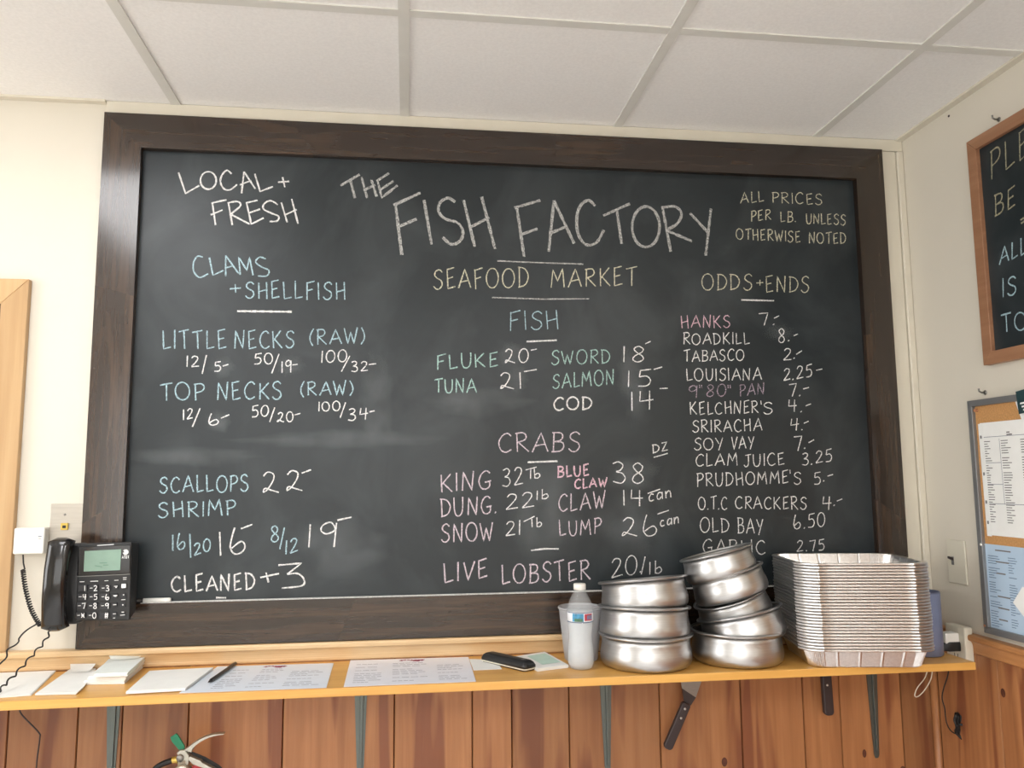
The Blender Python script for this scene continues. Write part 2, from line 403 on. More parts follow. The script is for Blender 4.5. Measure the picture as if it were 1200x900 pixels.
for px, py, rx, rz in ((1013, 883, .006, .011), (849, 893, .008, .012), (1058, 902, .008, .01), (645, 905, .008, .008)):
    p = P(px, py, 'y', -0.0123); knot_disc(m, p, (1, 0, 0), (0, 0, 1), rx, rz)
m.build('panelling', [M['pine_z'], M['groove'], M['knot']], wall_back)
m = MB(); g = [-0.03, -0.268] + [-0.268 - 0.19 * k for k in range(1, 28)]
for a, b in zip(g, g[1:]):
    m.t = 0.5 + 0.5 * random.random(); e = 0.0009
    m.prism([(RX - 0.012, a - e - .0016, 0.02), (RX - 0.012, b + e + .0016, 0.02), (RX - 0.0085, b + e, 0.02), (RX - 0.0004, b + e, 0.02), (RX - 0.0004, a - e, 0.02), (RX - 0.0085, a - e, 0.02)], (0, 0, RZ - 0.024))
m.cur = 1; m.box((RX - 0.0012, g[-1], 0.02), (RX - 0.0003, -0.013, RZ - 0.004)); m.cur = 2
knot_disc(m, P(1175.5, 812, 'x', RX - 0.0123), (0, 1, 0), (0, 0, 1), 0.008, 0.011)
m.build('panelling', [M['pine_z'], M['groove'], M['knot']], wall_right)
# corner batten under the shelf
m = MB(); m.t = 0.95
m.tube([(RX - 0.016, -0.019, 0.02), (RX - 0.016, -0.019, RZ)], 0.011, 12); tag(m.build('trim_5', M['pine_z']), kind='structure')
# window casing beside the board
CXR, CZT = -0.3405, 1.948
win = thing('window_1', None, None); win['kind'] = 'structure'
X0 = -1.32; cw = 0.064
m = MB()
for poly in ([(CXR, CZT), (X0, CZT), (X0 + cw, CZT - cw), (CXR - cw, CZT - cw)], [(CXR, CZT), (CXR - cw, CZT - cw), (CXR - cw, RZ + .05), (CXR, RZ + .05)],
             [(X0, CZT), (X0, RZ + .05), (X0 + cw, RZ + .05), (X0 + cw, CZT - cw)]):
    m.t = random.random(); m.prism([(x, -0.0003, z) for x, z in poly], (0, -0.018, 0))
m.build('casing', M['honey_z'], win, bevel=0.002)
m = MB()
for a, b in (((X0 + cw, CZT - cw - .05), (CXR - cw, CZT - cw)), ((X0 + cw, RZ + .05), (CXR - cw, RZ + .10)), ((X0 + cw, RZ + .10), (X0 + cw + .04, CZT - cw - .05)), ((CXR - cw - .04, RZ + .10), (CXR - cw, CZT - cw - .05))):
    m.box((a[0], -0.009, a[1]), (b[0], -0.0005, b[1]))
m.build('sash', M['sash'], win)
m = MB(); m.box((X0 + cw + .04, -0.004, RZ + .10), (CXR - cw - .04, -0.0015, CZT - cw - .05)); m.build('pane', M['glass'], win)

# ------------------------------------------------------------------ ceiling lights (out of frame)
def troffer(x0, y1, lamp, label):
    x1, y0 = x0 + 0.6096, y1 - 1.2192
    t = thing('ceiling_light', label, 'ceiling light', ((x0 + x1) / 2, (y0 + y1) / 2, H), group='fluorescent ceiling lights'); o = t.location
    m = MB(o); e = tw + .001
    for a, b in (((x0 + e, y0 + e), (x1 - e, y0 + .04)), ((x0 + e, y1 - .04), (x1 - e, y1 - e)), ((x0 + e, y0 + .04), (x0 + .04, y1 - .04)), ((x1 - .04, y0 + .04), (x1 - e, y1 - .04))):
        m.box((a[0], a[1], H - 0.008), (b[0], b[1], H - 0.0003))
    m.build('light_frame', M['tee'], t)
    m = MB(o); m.box((x0 + .0405, y0 + .0405, H - 0.006), (x1 - .0405, y1 - .0405, H - 0.0005)); m.build('diffuser', lamp, t)
troffer(-0.6096, TY, M['lamp'], 'fluorescent ceiling light in the tile bay nearest the menu wall')
troffer(-0.6096, TY - 2 * 1.2192, M['lampfar'], 'fluorescent ceiling light deeper in the shop, on the window side')
troffer(0.6096 * 2, TY - 2 * 1.2192, M['lampfar'], 'fluorescent ceiling light deeper in the shop, toward the cork board wall')

# ------------------------------------------------------------------ handwriting
def _e(cx, cy, rx, ry, a0=100, a1=470, n=22):
    return [(cx + rx * math.cos(math.radians(a0 + (a1 - a0) * k / n)), cy + ry * math.sin(math.radians(a0 + (a1 - a0) * k / n))) for k in range(n + 1)]
_G = {
 'A': (72, '0,0 38,100 74,2|12,32 62,42'), 'B': (58, '8,0 8,100|~0,98 40,96 50,76 38,58 10,52|~10,52 48,48 56,24 40,4 0,0'),
 'C': (64, '~62,84 44,100 20,88 4,52 14,14 38,0 64,14'), 'D': (64, '8,100 10,0|~0,100 40,92 62,56 46,14 4,0'),
 'E': (54, '8,100 10,0 54,10|6,96 50,106|8,50 42,58'), 'F': (54, '8,100 10,-4|4,94 54,108|8,50 44,60'),
 'G': (66, '~60,86 42,100 18,86 4,48 16,10 40,0 60,14 60,40|36,38 68,44'), 'H': (62, '4,100 9,0|52,104 58,-2|7,44 56,58'),
 'I': (12, '5,102 7,0'), 'J': (50, '~34,100 36,40 30,8 14,0 0,16|10,96 56,104'), 'K': (60, '6,100 8,0|56,102 8,44|16,52 62,0'),
 'L': (50, '5,102 8,0 52,10'), 'M': (82, '4,0 12,100 40,36 66,104 78,0'), 'N': (66, '6,0 8,100 56,0 61,104'), 'P': (54, '8,100 8,0|~0,97 38,100 52,78 40,56 10,46'),
 'R': (60, '8,100 8,0|~0,97 38,100 52,80 40,60 10,50|14,50 62,0'), 'S': (56, '~53,86 36,100 14,92 8,72 24,56 46,44 52,22 36,2 16,2 2,16'),
 'T': (60, '0,93 62,105|32,99 34,0'), 'U': (62, '~4,102 6,40 16,6 36,0 52,16 58,50 58,102'), 'V': (60, '2,102 28,0 60,102'),
 'W': (84, '2,100 22,0 42,74 60,0 84,104'), 'Y': (58, '2,102 30,50|59,104 24,-6'), 'Z': (54, '2,96 50,100 4,2 56,6'),
 '1': (12, '6,100 5,0'), '2': (54, '~6,80 20,98 42,92 46,70 28,36 4,4|4,3 56,8'), 'z': (60, '~8,82 24,100 44,88 42,60 22,20 6,6 12,24 32,14 60,0'),
 '3': (52, '~6,92 28,100 44,84 34,62 18,54 40,46 50,22 34,0 4,8'), '4': (54, '10,100 6,46 56,52|44,100 40,0'),
 '5': (52, '52,102 14,96 10,58|~10,58 36,62 50,36 38,6 6,4'), '6': (52, '~18,104 8,64 4,26 18,0 42,5 51,28 38,47 8,24'),
 '7': (50, '2,94 50,100 26,-2'), '8': (50, '~46,84 28,100 10,84 22,60 44,36 46,14 26,0 8,14 14,38 40,62 46,84'),
 '9': (52, '~48,74 34,98 12,88 6,66 22,52 44,64 50,84|50,96 46,0'),
 'l': (12, '5,104 6,0'), 'b': (42, '4,112 6,0|~6,38 28,54 40,26 26,2 6,6'), 'c': (42, '~38,80 18,90 4,50 14,8 42,14'),
 'a': (46, '~42,78 16,86 4,40 18,6 40,36|43,90 46,4'), 'n': (50, '6,92 8,0|~8,50 26,88 42,70 46,0'), '+': (60, '0,46 60,54|30,88 32,14'),
 '(': (26, '~24,106 6,64 6,26 24,-8'), ')': (26, '~2,106 20,64 20,26 2,-8'), '/': (40, '42,106 0,-6'), '.': (12, '2,0 9,9'), "'": (10, '4,104 6,80'),
 '-': (40, '0,44 40,52'), '#': (56, '16,100 8,0|44,100 36,0|0,64 56,70|0,30 54,36'), '*': (50, '4,90 46,10|46,90 4,10|4,50 46,50'), '&': (60, '~56,8 20,70 26,98 42,84 14,34 18,4 40,2 58,40'), '_': (30, ''),
}
def glyph(ch):
    if ch in 'O0':
        w = 74 if ch == 'O' else 56
        return w, [_e(w / 2, 50, w / 2 - 1, 51)]
    w, d = _G[ch]; out = []
    for st in [x for x in d.split('|') if x]:
        sm = st[0] == '~'; pts = [tuple(map(float, q.split(','))) for q in st.lstrip('~').split()]
        if sm: pts = [(v.x, v.y) for v in spline([(a, b, 0) for a, b in pts], 5)]
        out.append(pts)
    return w, out
def dens(pts, step):
    out = [Vector((*pts[0], 0))]
    for a, b in zip(pts, pts[1:]):
        a = Vector((*a, 0)); b = Vector((*b, 0)); n = max(1, int((b - a).length / step))
        for k in range(1, n + 1): out.append(a.lerp(b, k / n))
    return out
rw = random.Random(11)
def write(m, surf, text, x0, y0, x1, y1, h, w, nrm, gap=20, jit=1.0, vert=(0, -1)):
    """letters strung along the baseline from (x0, y0) to (x1, y1), h high, on a flat surface"""
    gl = [glyph(c) for c in text]; tot = sum(g[0] for g in gl) + gap * (len(gl) - 1); u = 0
    for gw, sts in gl:
        jx, jy, js, jt = (rw.uniform(-2, 2) * jit, rw.uniform(-3, 3) * jit, 1 + rw.uniform(-.05, .05) * jit, rw.uniform(-.04, .04) * jit)
        for st in sts:
            pts = []
            for a, b in st:
                a2 = a + jx + b * jt; b2 = b * js + jy
                s = (u + a2) / tot
                pts.append((x0 + (x1 - x0) * s + vert[0] * h * b2 / 100, y0 + (y1 - y0) * s + vert[1] * h * b2 / 100))
            lay(m, surf, pts, w, nrm)
        u += gw + gap
_lift = [0]; KW = [0.66]
def lay(m, surf, pts, w, nrm, rough=0.22):
    w *= KW[0]
    q = [surf(p.x, p.y) for p in dens(pts, 3.0)]
    ws = [w * (1 + rw.uniform(-rough, rough)) for _ in q]
    _lift[0] = (_lift[0] + 1) % 40
    m.ribbon(q, ws, nrm, 0.0004 + _lift[0] * 5e-6)

# ------------------------------------------------------------------ the menu chalkboard
BY = -0.004                                        # slate face
board = thing('menu_chalkboard', 'huge dark-framed chalkboard menu covering the wall above the shelf', 'chalkboard', ((FL + FR) / 2, 0, FB)); O = board.location
m = MB(O); m.box((IL - .02, BY, IB - .02), (IR + .02, -0.0005, IT + .02)); m.build('slate', M['slate'], board)
FYF = -0.025
def mitred(cs, tones, axis):
    """one frame member cut into laminated lengths of differing tone"""
    m = MB(O); (a0, a1, b1, b0) = cs                # outer start, outer end, inner end, inner start
    n = len(tones); cut = [0.0] + [c for c, _ in tones[1:]] + [1.0]
    for k in range(n):
        m.t = tones[k][1]
        L = lambda p, q, s: (p[0] + (q[0] - p[0]) * s, -0.0006, p[1] + (q[1] - p[1]) * s)
        m.prism([L(a0, a1, cut[k]), L(a0, a1, cut[k + 1]), L(b0, b1, cut[k + 1]), L(b0, b1, cut[k])], (0, FYF + 0.0006, 0))
    return m
tl, tr, br, bl = (FL, FT), (FR, FT), (FR, FB), (FL, FB)
itl, itr, ibr, ibl = (IL, IT), (IR, IT), (IR, IB), (IL, IB)
mitred((tl, tr, itr, itl), [(0, .75), (.22, .35), (.55, .2), (.8, .3)], 'x').build('frame_rail', M['dark_x'], board)
mitred((bl, br, ibr, ibl), [(0, .85), (.285, 1.0), (.62, .6), (.83, .5)], 'x').build('frame_rail', M['dark_x'], board)
mitred((tl, bl, ibl, itl), [(0, 1.0), (.34, .7), (.78, .9)], 'z').build('frame_stile', M['dark_z'], board)
mitred((tr, br, ibr, itr), [(0, .2), (.4, .4), (.8, .3)], 'z').build('frame_stile', M['dark_z'], board)
m = MB(O); m.box((IL + .05, -0.0235, IB + .0002), (IR - .3, BY - .0005, IB + .0016))
tag(m.build('chalk_dust', CH['w'], board), 'line of chalk dust on the lower frame edge', kind='stuff')
bsurf = lambda x, y: P(x, y, 'y', BY)
NB = (0, -1, 0)
def line(label, col, w, items):
    """each word, price or rule is its own part; loose strokes stay with the word before them"""
    sets = []
    for it in items:
        if not sets or (isinstance(it[0], str) and it[0] != '.' and any(isinstance(q[0], str) for q in sets[-1])): sets.append([])
        sets[-1].append(it)
    for st in sets:
        m = MB(O); txt = ''.join(q[0] for q in st if isinstance(q[0], str)).replace('z', '2')
        for it in st:
            if isinstance(it[0], str): write(m, bsurf, *it, w, NB)
            else: lay(m, bsurf, it, w, NB)
        nm = 'chalk_rule' if ' rule ' in label else 'chalk_price' if txt[:1].isdigit() else 'chalk_word'
        lb = label if len(sets) == 1 else '%s chalk %s %s' % (CNAME[col], 'figure' if txt[:1].isdigit() else 'word', txt)
        tag(m.build(nm, CH[col], board), lb)
CNAME = {'w': 'white', 't': 'white', 'y': 'yellow', 'b': 'blue', 'g': 'green', 'p': 'pale pink', 'r': 'pink', 'v': 'mauve', 'q': 'yellow'}
def cr(ox, oy, s, *st): return [[(ox + a / s, oy + b / s) for a, b in q] for q in st]
def sp(*pts): return [(v.x, v.y) for v in spline([(a, b, 0) for a, b in pts], 6)]
w0 = 0.0052
# headings, traced strokes
c1 = lambda *st: cr(170, 180, 3.871, *st)
line('chalk words LOCAL +', 'w', .0066, c1([(152, 86), (184, 181), (246, 145)], _e(287, 122, 36, 40), sp((392, 92), (372, 76), (350, 96), (342, 128), (358, 160), (386, 164), (418, 140)),
     [(449, 82), (438, 180)], [(449, 82), (500, 160)], [(430, 142), (482, 122)], [(498, 92), (522, 172), (580, 150)], [(603, 130), (654, 126)], [(624, 107), (634, 153)]))
line('chalk word FRESH', 'w', .0066, c1([(305, 222), (320, 325)], [(302, 224), (370, 210)], [(298, 278), (352, 256)], [(378, 222), (396, 325)], sp((374, 224), (420, 218), (432, 238), (388, 275)), [(388, 275), (474, 320)],
     [(460, 222), (482, 320), (538, 292)], [(458, 224), (510, 212)], [(470, 270), (522, 252)], sp((602, 232), (570, 214), (540, 228), (538, 252), (572, 270), (606, 285), (598, 306), (565, 308)), [(618, 222), (645, 312)], [(665, 206), (694, 318)], [(636, 278), (688, 254)]))
line('chalk word CLAMS', 'b', .0058, c1(sp((262, 470), (238, 466), (220, 496), (222, 536), (248, 562), (286, 545)), [(292, 472), (308, 552), (356, 530)], [(366, 462), (366, 556)], [(366, 462), (425, 545)], [(362, 520), (402, 508)],
     [(432, 550), (425, 470), (462, 530), (474, 470), (490, 552)], sp((548, 478), (520, 470), (502, 492), (530, 515), (562, 530), (552, 555), (512, 555))))
c4 = lambda *st: cr(390, 180, 2.609, *st)
line('small chalk word THE', 't', .0096, c4([(24, 98), (82, 64)], [(54, 82), (68, 136)], [(88, 72), (105, 136)], [(118, 80), (134, 132)], [(94, 112), (130, 96)], [(136, 80), (150, 135), (198, 97)], [(134, 84), (172, 60)], [(146, 110), (186, 84)]))
line('large chalk word FISH in the title', 't', .0118, c4([(192, 158), (211, 310)], [(186, 158), (268, 120)], [(205, 222), (256, 200)], [(279, 142), (302, 278)],
     sp((374, 148), (352, 136), (328, 150), (324, 178), (345, 200), (382, 212), (398, 240), (388, 268), (362, 277), (336, 256)), [(400, 142), (434, 285)], [(455, 132), (496, 292)], [(416, 228), (478, 195)]))
line('large chalk word FACTORY in the title', 't', .0118, c4([(562, 160), (585, 316)], [(555, 166), (634, 143)], [(574, 248), (626, 230)], [(676, 144), (660, 300)], [(676, 144), (738, 275)], [(662, 245), (716, 222)],
     sp((802, 160), (782, 143), (758, 158), (746, 195), (750, 245), (774, 278), (806, 272), (828, 234)), [(827, 190), (908, 153)], [(868, 172), (883, 276)], [(957 + 42 * math.cos(a), 224 + 62 * math.sin(a)) for a in [k * 2 * PI / 26 - 1.7 for k in range(28)]],
     [(1008, 165), (1033, 300)], sp((1004, 166), (1046, 162), (1066, 184), (1052, 215), (1018, 234)), [(1018, 234), (1098, 268)], [(1092, 182), (1146, 240)], [(1156, 168), (1140, 312)]))
line('chalk rule under the title', 't', .0055, c4([(503, 328), (640, 334), (766, 338)]))
line('chalk rule under SEAFOOD MARKET', 't', .005, c4([(487, 440), (640, 445), (784, 444)]))
L = line
L('chalk words + SHELLFISH', 'b', w0, [('+', 269, 345, 282, 345, 13), ('SHELLFISH', 287.5, 349.5, 404.5, 351, 19.5)])
L('chalk rule under SHELLFISH', 'w', .008, [[(278, 364.6), (342, 365.4)]])
L('chalk words LITTLE NECKS (RAW)', 'b', w0, [('LITTLE', 190, 408.5, 265.5, 408.5, 21.5), ('NECKS', 274.6, 408.5, 344.5, 408, 20.5), ('(RAW)', 362.5, 403.5, 428, 402.5, 17.5)])
L('chalk prices 12/5 50/19 100/32', 'w', .0046, [('12', 218.5, 430, 233, 430, 13.5), [(242, 416), (237, 438)], ('5', 250.6, 435.7, 259, 435.5, 11.5), [(261, 429), (267.7, 427)], ('50', 297, 427.5, 319.5, 426.5, 13),
   [(327, 414.8), (318.5, 437.5)], ('19', 329.7, 437, 341.5, 436.5, 14), [(342.6, 427.7), (348.8, 427)], ('100', 376, 425, 406.5, 424, 13.5), [(410, 417), (400, 435.5)], ('32', 411.5, 436, 431, 435, 12), [(432, 427.2), (440.7, 426.2)]])
L('chalk words TOP NECKS (RAW)', 'b', w0, [('TOP', 187, 469.5, 240, 468.5, 20), ('NECKS', 254, 468.5, 330, 467.5, 20), ('(RAW)', 352, 464, 414, 462, 16)])
L('chalk prices 12/6 50/20 100/34', 'w', .0046, [('12', 214.4, 492, 225.5, 490.5, 12.5), [(234.6, 478.3), (225.5, 500.3)], ('6', 244.4, 498.5, 256.5, 497.5, 12.5), [(259, 490), (268.7, 486)], ('50', 294.5, 489, 314.7, 487.5, 13),
   [(322, 477.5), (316, 494.5)], ('z0', 324.5, 495, 343.6, 494, 11), [(345, 486.3), (352, 484.5)], ('100', 372.8, 482, 398.6, 481, 11), [(405, 471.6), (398.6, 489.7)], ('34', 407, 493, 430.5, 491, 14), [(433, 482.7), (439, 481.4)]])
L('chalk word SCALLOPS', 'b', w0, [('SCALLOPS', 187, 577.3, 291.4, 576, 19)])
L('chalk price 22 for scallops', 'w', w0, [('zz', 307.5, 579, 354, 575.5, 25), [(353.5, 554.5), (364.5, 550.5)]])
L('chalk word SHRIMP', 'b', w0, [('SHRIMP', 185.5, 607, 277, 604, 18)])
L('blue chalk counts 16/20 and 8/12', 'b', w0, [('16', 201.5, 645.5, 217, 643, 19), [(222.5, 625.6), (223.5, 653.5)], ('20', 227.5, 651, 247, 645, 14), ('8', 317, 636, 327, 635, 18), [(333.3, 618), (328, 643.7)], ('12', 334, 650.5, 348.8, 646, 16)])
L('white chalk prices 16 and 19', 'w', .0056, [('16', 257, 651, 287.5, 647.5, 29), [(282.4, 619.6), (295.8, 614.5)], ('19', 360, 641, 394, 641, 28), [(395.5, 609.6), (412, 606)]])
c3 = lambda *st: cr(170, 530, 3.871, *st)
L('chalk words CLEANED +3', 'w', .0062, [('CLEANED', 200.5, 694, 298.4, 691, 18.5)] + c3([(523, 568), (608, 550)], [(549, 545), (560, 590)], [(605, 512), (710, 503), (645, 553)], sp((645, 553), (692, 550), (720, 575), (712, 605), (620, 616)), [(322, 659), (368, 660)]))
L('chalk words SEAFOOD MARKET', 'y', .005, [('SEAFOOD', 508, 339, 619, 337, 22.5), ('MARKET', 645, 337, 746, 334.5, 21.5)])
L('chalk word FISH heading the price list', 'b', .0046, [('FISH', 596, 387, 655, 385.5, 22)])
L('chalk rule under FISH', 'w', .007, [[(617, 400.3), (652.5, 398.8)]])
L('green chalk fish names on the near side of the list', 'g', w0, [('FLUKE', 511, 433, 583, 429.5, 16.5), ('TUNA', 508.6, 460, 558.5, 460.5, 16)])
L('chalk prices 20 and 21', 'w', .0046, [('z0', 591.5, 426, 619, 424, 16.5), [(622, 410.5), (629, 409)], ('z1', 585.6, 457, 611.5, 455.5, 19.5), [(614, 435.5), (629, 433)]])
L('green chalk names SWORD and SALMON', 'g', .0048, [('SWORD', 646, 427, 715, 426, 16), ('SALMON', 647.6, 455.7, 719.4, 451, 17)])
L('bold chalk word COD', 'w', .0066, [('COD', 648, 481, 693.6, 479.5, 15)])
L('chalk prices 18, 15 and 14', 'w', .0046, [('18', 730, 424, 755, 424, 19), [(756, 403), (762.5, 400)], ('15', 735, 453, 762.5, 452.5, 19), [(766, 433), (776, 430)], ('14', 738.5, 481, 766, 479.5, 22), [(773, 455.4), (782.4, 455)]])
L('chalk word CRABS', 'p', .005, [('CRABS', 583.5, 530, 680, 528.5, 22.5)])
L('chalk rule under CRABS', 'w', .007, [[(618.4, 541.7), (653.3, 540.4)]])
L('chalk mark DZ underlined', 'w', .0044, [('DZ', 764.3, 531, 782, 528, 10), [(766, 536), (782.4, 531.3)]])
L('pink chalk crab names KING, DUNG. and SNOW', 'p', w0, [('KING', 516, 576.5, 574.7, 573, 20.5), ('DUNG.', 516, 605.7, 581.7, 601, 20.5), ('SNOW', 517, 635, 578, 634, 20.5)])
L('chalk prices 32, 22 and 21 by the lb', 'w', .0042, [('32', 588, 571, 612.7, 567.5, 21), ('lb', 620.5, 561.5, 633.4, 560, 10.5), [(616, 550.7), (628.7, 547.3)], ('22', 592, 597.2, 625.6, 594, 18.5), ('lb', 628, 586, 643, 584.3, 10),
   ('21', 592, 628, 610, 626.4, 17), [(613.5, 611.4), (626.4, 605)], ('lb', 623, 618, 634.7, 617, 10)])
L('pink chalk words BLUE CLAW', 'r', .0066, [('BLUE', 653.3, 559, 690, 557.7, 12.5), ('CLAW', 673, 572.7, 711, 570.6, 11)])
L('chalk crabmeat names CLAW and LUMP', 'p', .005, [('CLAW', 654, 599.8, 709, 595, 19.5), ('LUMP', 655.3, 628.2, 704.4, 625.6, 17.5)])
L('chalk prices 38, 14 can and 26 can', 'w', .0046, [('38', 717.3, 566.2, 754.8, 566.2, 24.5), ('14', 730, 592.5, 753.5, 594, 19), [(759, 578.3), (773.6, 573.2)], ('can', 760, 588, 786.6, 583, 9.5), ('z6', 727.7, 629.5, 770.3, 627, 23),
   [(770.5, 602.4), (783.7, 598)], ('can', 773.7, 617.9, 795.4, 612.7, 8.5)])
L('chalk rule above LIVE LOBSTER', 'w', .006, [[(622.3, 645), (638, 643), (654.8, 643.2)]])
L('chalk words LIVE LOBSTER', 'p', .0055, [('LIVE', 519.7, 682.5, 571.5, 677, 22), ('LOBSTER', 588, 685, 691.5, 679, 23)])
L('chalk price 20./lb', 'w', .0044, [('20', 715.3, 678.6, 747, 672, 23), ('.', 749.5, 671, 751.5, 671, 14), [(756, 652.2), (751.4, 673)], ('lb', 760, 673, 775.5, 672, 14)])
L('chalk note ALL PRICES PER LB. UNLESS OTHERWISE NOTED', 'y', .0042, [('ALL', 868, 238, 895, 236.5, 12.5), ('PRICES', 904.5, 238, 963.6, 240, 12.5), ('PER', 879.6, 259.7, 903, 257.5, 12), ('LB.', 914.4, 260, 932.5, 260, 12),
   ('UNLESS', 944.3, 262, 990.6, 264, 12), ('OTHERWISE', 862.5, 280.5, 937.7, 284, 12.5), ('NOTED', 948, 285, 991, 286, 12.5)])
L('chalk words ODDS + ENDS', 'y', .0046, [('ODDS', 822, 340, 881, 340, 18), ('+', 886.5, 336, 894.5, 336, 9), ('ENDS', 896.7, 342.5, 948, 342.5, 18.5)])
L('chalk rule under ODDS + ENDS', 'w', .0064, [[(868.7, 351.5), (907, 352.5)]])
rows = [('HANKS', 'r', [('HANKS', 798, 384.2, 855.6, 384.2, 14.5)]), ('ROADKILL', 'w', [('ROADKILL', 800.2, 403.8, 878, 403, 13)]), ('TABASCO', 'w', [('TABASCO', 801, 424, 871.8, 422, 13)]),
        ('LOUISIANA', 'w', [('LOUISIANA', 804.3, 446.4, 892, 445.5, 14)]), ('9" 80" PAN', 'v', [('9', 806.4, 466.5, 817, 466, 14.5), [(819.5, 451), (820, 455)], [(822, 451), (822.5, 455)], ('80', 826.7, 464.5, 850, 464, 14.5), [(853, 451), (853.2, 455)], [(855.5, 451), (855.8, 455)], ('PAN', 866.5, 464.5, 895.7, 462, 14)]),
        ("KELCHNER'S", 'w', [('KELCHNER', 808.5, 486, 888.5, 484, 14), [(891.5, 469.5), (892, 474)], ('S', 894.8, 485.5, 906, 485, 13.5)]), ('SRIRACHA', 'w', [('SRIRACHA', 811.5, 507, 892.5, 505, 14)]),
        ('SOY VAY', 'w', [('SOY', 813, 527, 847.2, 526.5, 14), ('VAY', 857, 526.5, 882.7, 526, 14)]), ('CLAM JUICE', 'w', [('CLAM', 814.5, 546.8, 864, 545, 14), ('JUICE', 872, 546.8, 919.3, 545, 14)]),
        ("PRUDHOMME'S", 'w', [('PRUDHOMME', 816.2, 570.5, 924, 566, 15), [(925.5, 550.5), (926, 555)], ('S', 930, 567.8, 939, 567.8, 14)]), ('O.T.C CRACKERS', 'w', [('O.T.C', 818.5, 597, 852, 597, 14.5), ('CRACKERS', 861.2, 596, 945, 597, 14.5)]),
        ('OLD BAY', 'w', [('OLD', 820, 623.8, 854.2, 624, 16.5), ('BAY', 864.5, 625, 893.6, 626, 17.5)]), ('GARLIC', 'w', [('GARLIC', 823.2, 648.3, 896.7, 649.5, 16)])]
for nm, c, it in rows: L('chalk line ' + nm, c, .0042, it)
pr = [('price 7.- for hanks', [('7', 889.5, 381, 900.7, 381, 15), ('.', 905, 381, 907.5, 381, 14), [(907, 373), (913, 370)]]), ('price 8.- for roadkill', [('8', 911.3, 401.6, 919.4, 401.6, 16), ('.', 923, 399.5, 925.5, 399.5, 14), [(930, 393.5), (935, 391.4)]]),
      ('price 2.- for tabasco', [('2', 917.5, 422.5, 926.9, 422.5, 14), ('.', 929, 420.5, 931.5, 420.5, 14), [(933, 415.3), (939.6, 411)]]), ('price 2.25', [('2.25', 917.5, 447, 951.7, 441, 14.5), [(956.4, 434), (963.6, 432.4)]]),
      ('price 7.- for the pan', [('7', 923.7, 464.5, 932.5, 464, 14.5), ('.', 935.5, 464, 938, 464, 14), [(941, 455.8), (948, 454)]]), ("price 4.- for Kelchner's", [('4', 923.5, 482.7, 933.5, 482.7, 14), ('.', 937.5, 482.7, 940, 482.7, 14), [(944, 475.7), (950.3, 473.3)]]),
      ('price 4.- for sriracha', [('4', 925, 505, 935.2, 504, 14.5), ('.', 938.5, 504, 941, 504, 14), [(942, 496), (947.5, 493.6)]]), ('price 7.- for soy', [('7', 930, 528, 939.8, 528, 17), ('.', 941.5, 526, 944, 526, 14), [(947.5, 518.8), (953.8, 515.3)]]),
      ('price 3.25', [('3.25', 939, 545.7, 974.8, 541, 14.5)]), ('price 5.-', [('5', 953, 567.8, 961.5, 567.5, 15), ('.', 964, 564.5, 966.5, 564.5, 14), [(969.5, 558), (976, 556)]]), ('price 4.- for crackers', [('4', 963, 597, 973.7, 597, 16), ('.', 976, 593, 978.5, 593, 14), [(980.7, 587.2), (987, 584.6)]]),
      ('price 6.50', [('6.50', 929.8, 620, 966.7, 617, 15.5)]), ('price 2.75', [('2.75', 933.3, 647, 966, 645, 12.5)])]
for nm, it in pr: L('chalk ' + nm, 'w', .0042, it)
# wiped patches around rewritten prices
m = MB(O); fade = []
for cx, cy, rx, ry in ((259, 429, 17, 14), (340, 428, 18, 13), (256, 494, 18, 14), (440, 470, 22, 60), (600, 415, 19, 17), (605, 445, 15, 20), (739, 440, 17, 34), (745, 470, 15, 32), (737, 555, 36, 26), (640, 600, 50, 66), (735, 610, 42, 44), (914, 390, 22, 10), (395, 515, 130, 12), (230, 535, 80, 13), (400, 640, 60, 40), (560, 470, 70, 20)):
    off = Vector((0, -0.00022 - rw.uniform(0, .00012), 0)); n = 20; rad = [rw.uniform(.8, 1.15) for _ in range(n)]
    c = m.addv(bsurf(cx, cy) + off); fade.append(1.0); rg = []
    for f_, fd in ((.5, .7), (1.0, 0.0)):
        rg.append([m.addv(bsurf(cx + f_ * rx * rad[k] * math.cos(2 * PI * k / n), cy + f_ * ry * rad[k] * math.sin(2 * PI * k / n)) + off) for k in range(n)]); fade += [fd] * n
    for k in range(n):
        k2 = (k + 1) % n; m.addf((c, rg[0][k2], rg[0][k])); m.addf((rg[0][k], rg[0][k2], rg[1][k2], rg[1][k]))
q = tag(m.build('chalk_smear', CH['s'], board), 'hazy wiped patches of chalk', kind='stuff')
q.data.attributes.new('fade', 'FLOAT', 'POINT').data.foreach_set('value', fade)

# chalk marker lying on the lower frame edge
p0, p1 = P(168, 706, 'y', -0.016), P(200, 705, 'y', -0.016); mk = thing('chalk_marker', 'white chalk marker with black cap lying on the lower frame edge of the menu board', 'marker', (p0.x, -0.016, IB)); o = mk.location
zz = IB + 0.0062
m = MB(o); m.tube([(p0.x, -0.016, zz), (p1.x - .004, -0.016, zz), (p1.x, -0.016, zz)], [0.006, 0.006, 0.0048], 14); m.build('barrel', M['whitep'], mk)
m = MB(o); m.tube([(p0.x - .031, -0.016, zz), (p0.x - .029, -0.016, zz), (p0.x, -0.016, zz)], [0.0035, 0.0055, 0.0058], 14); m.build('cap', M['blackm'], mk)

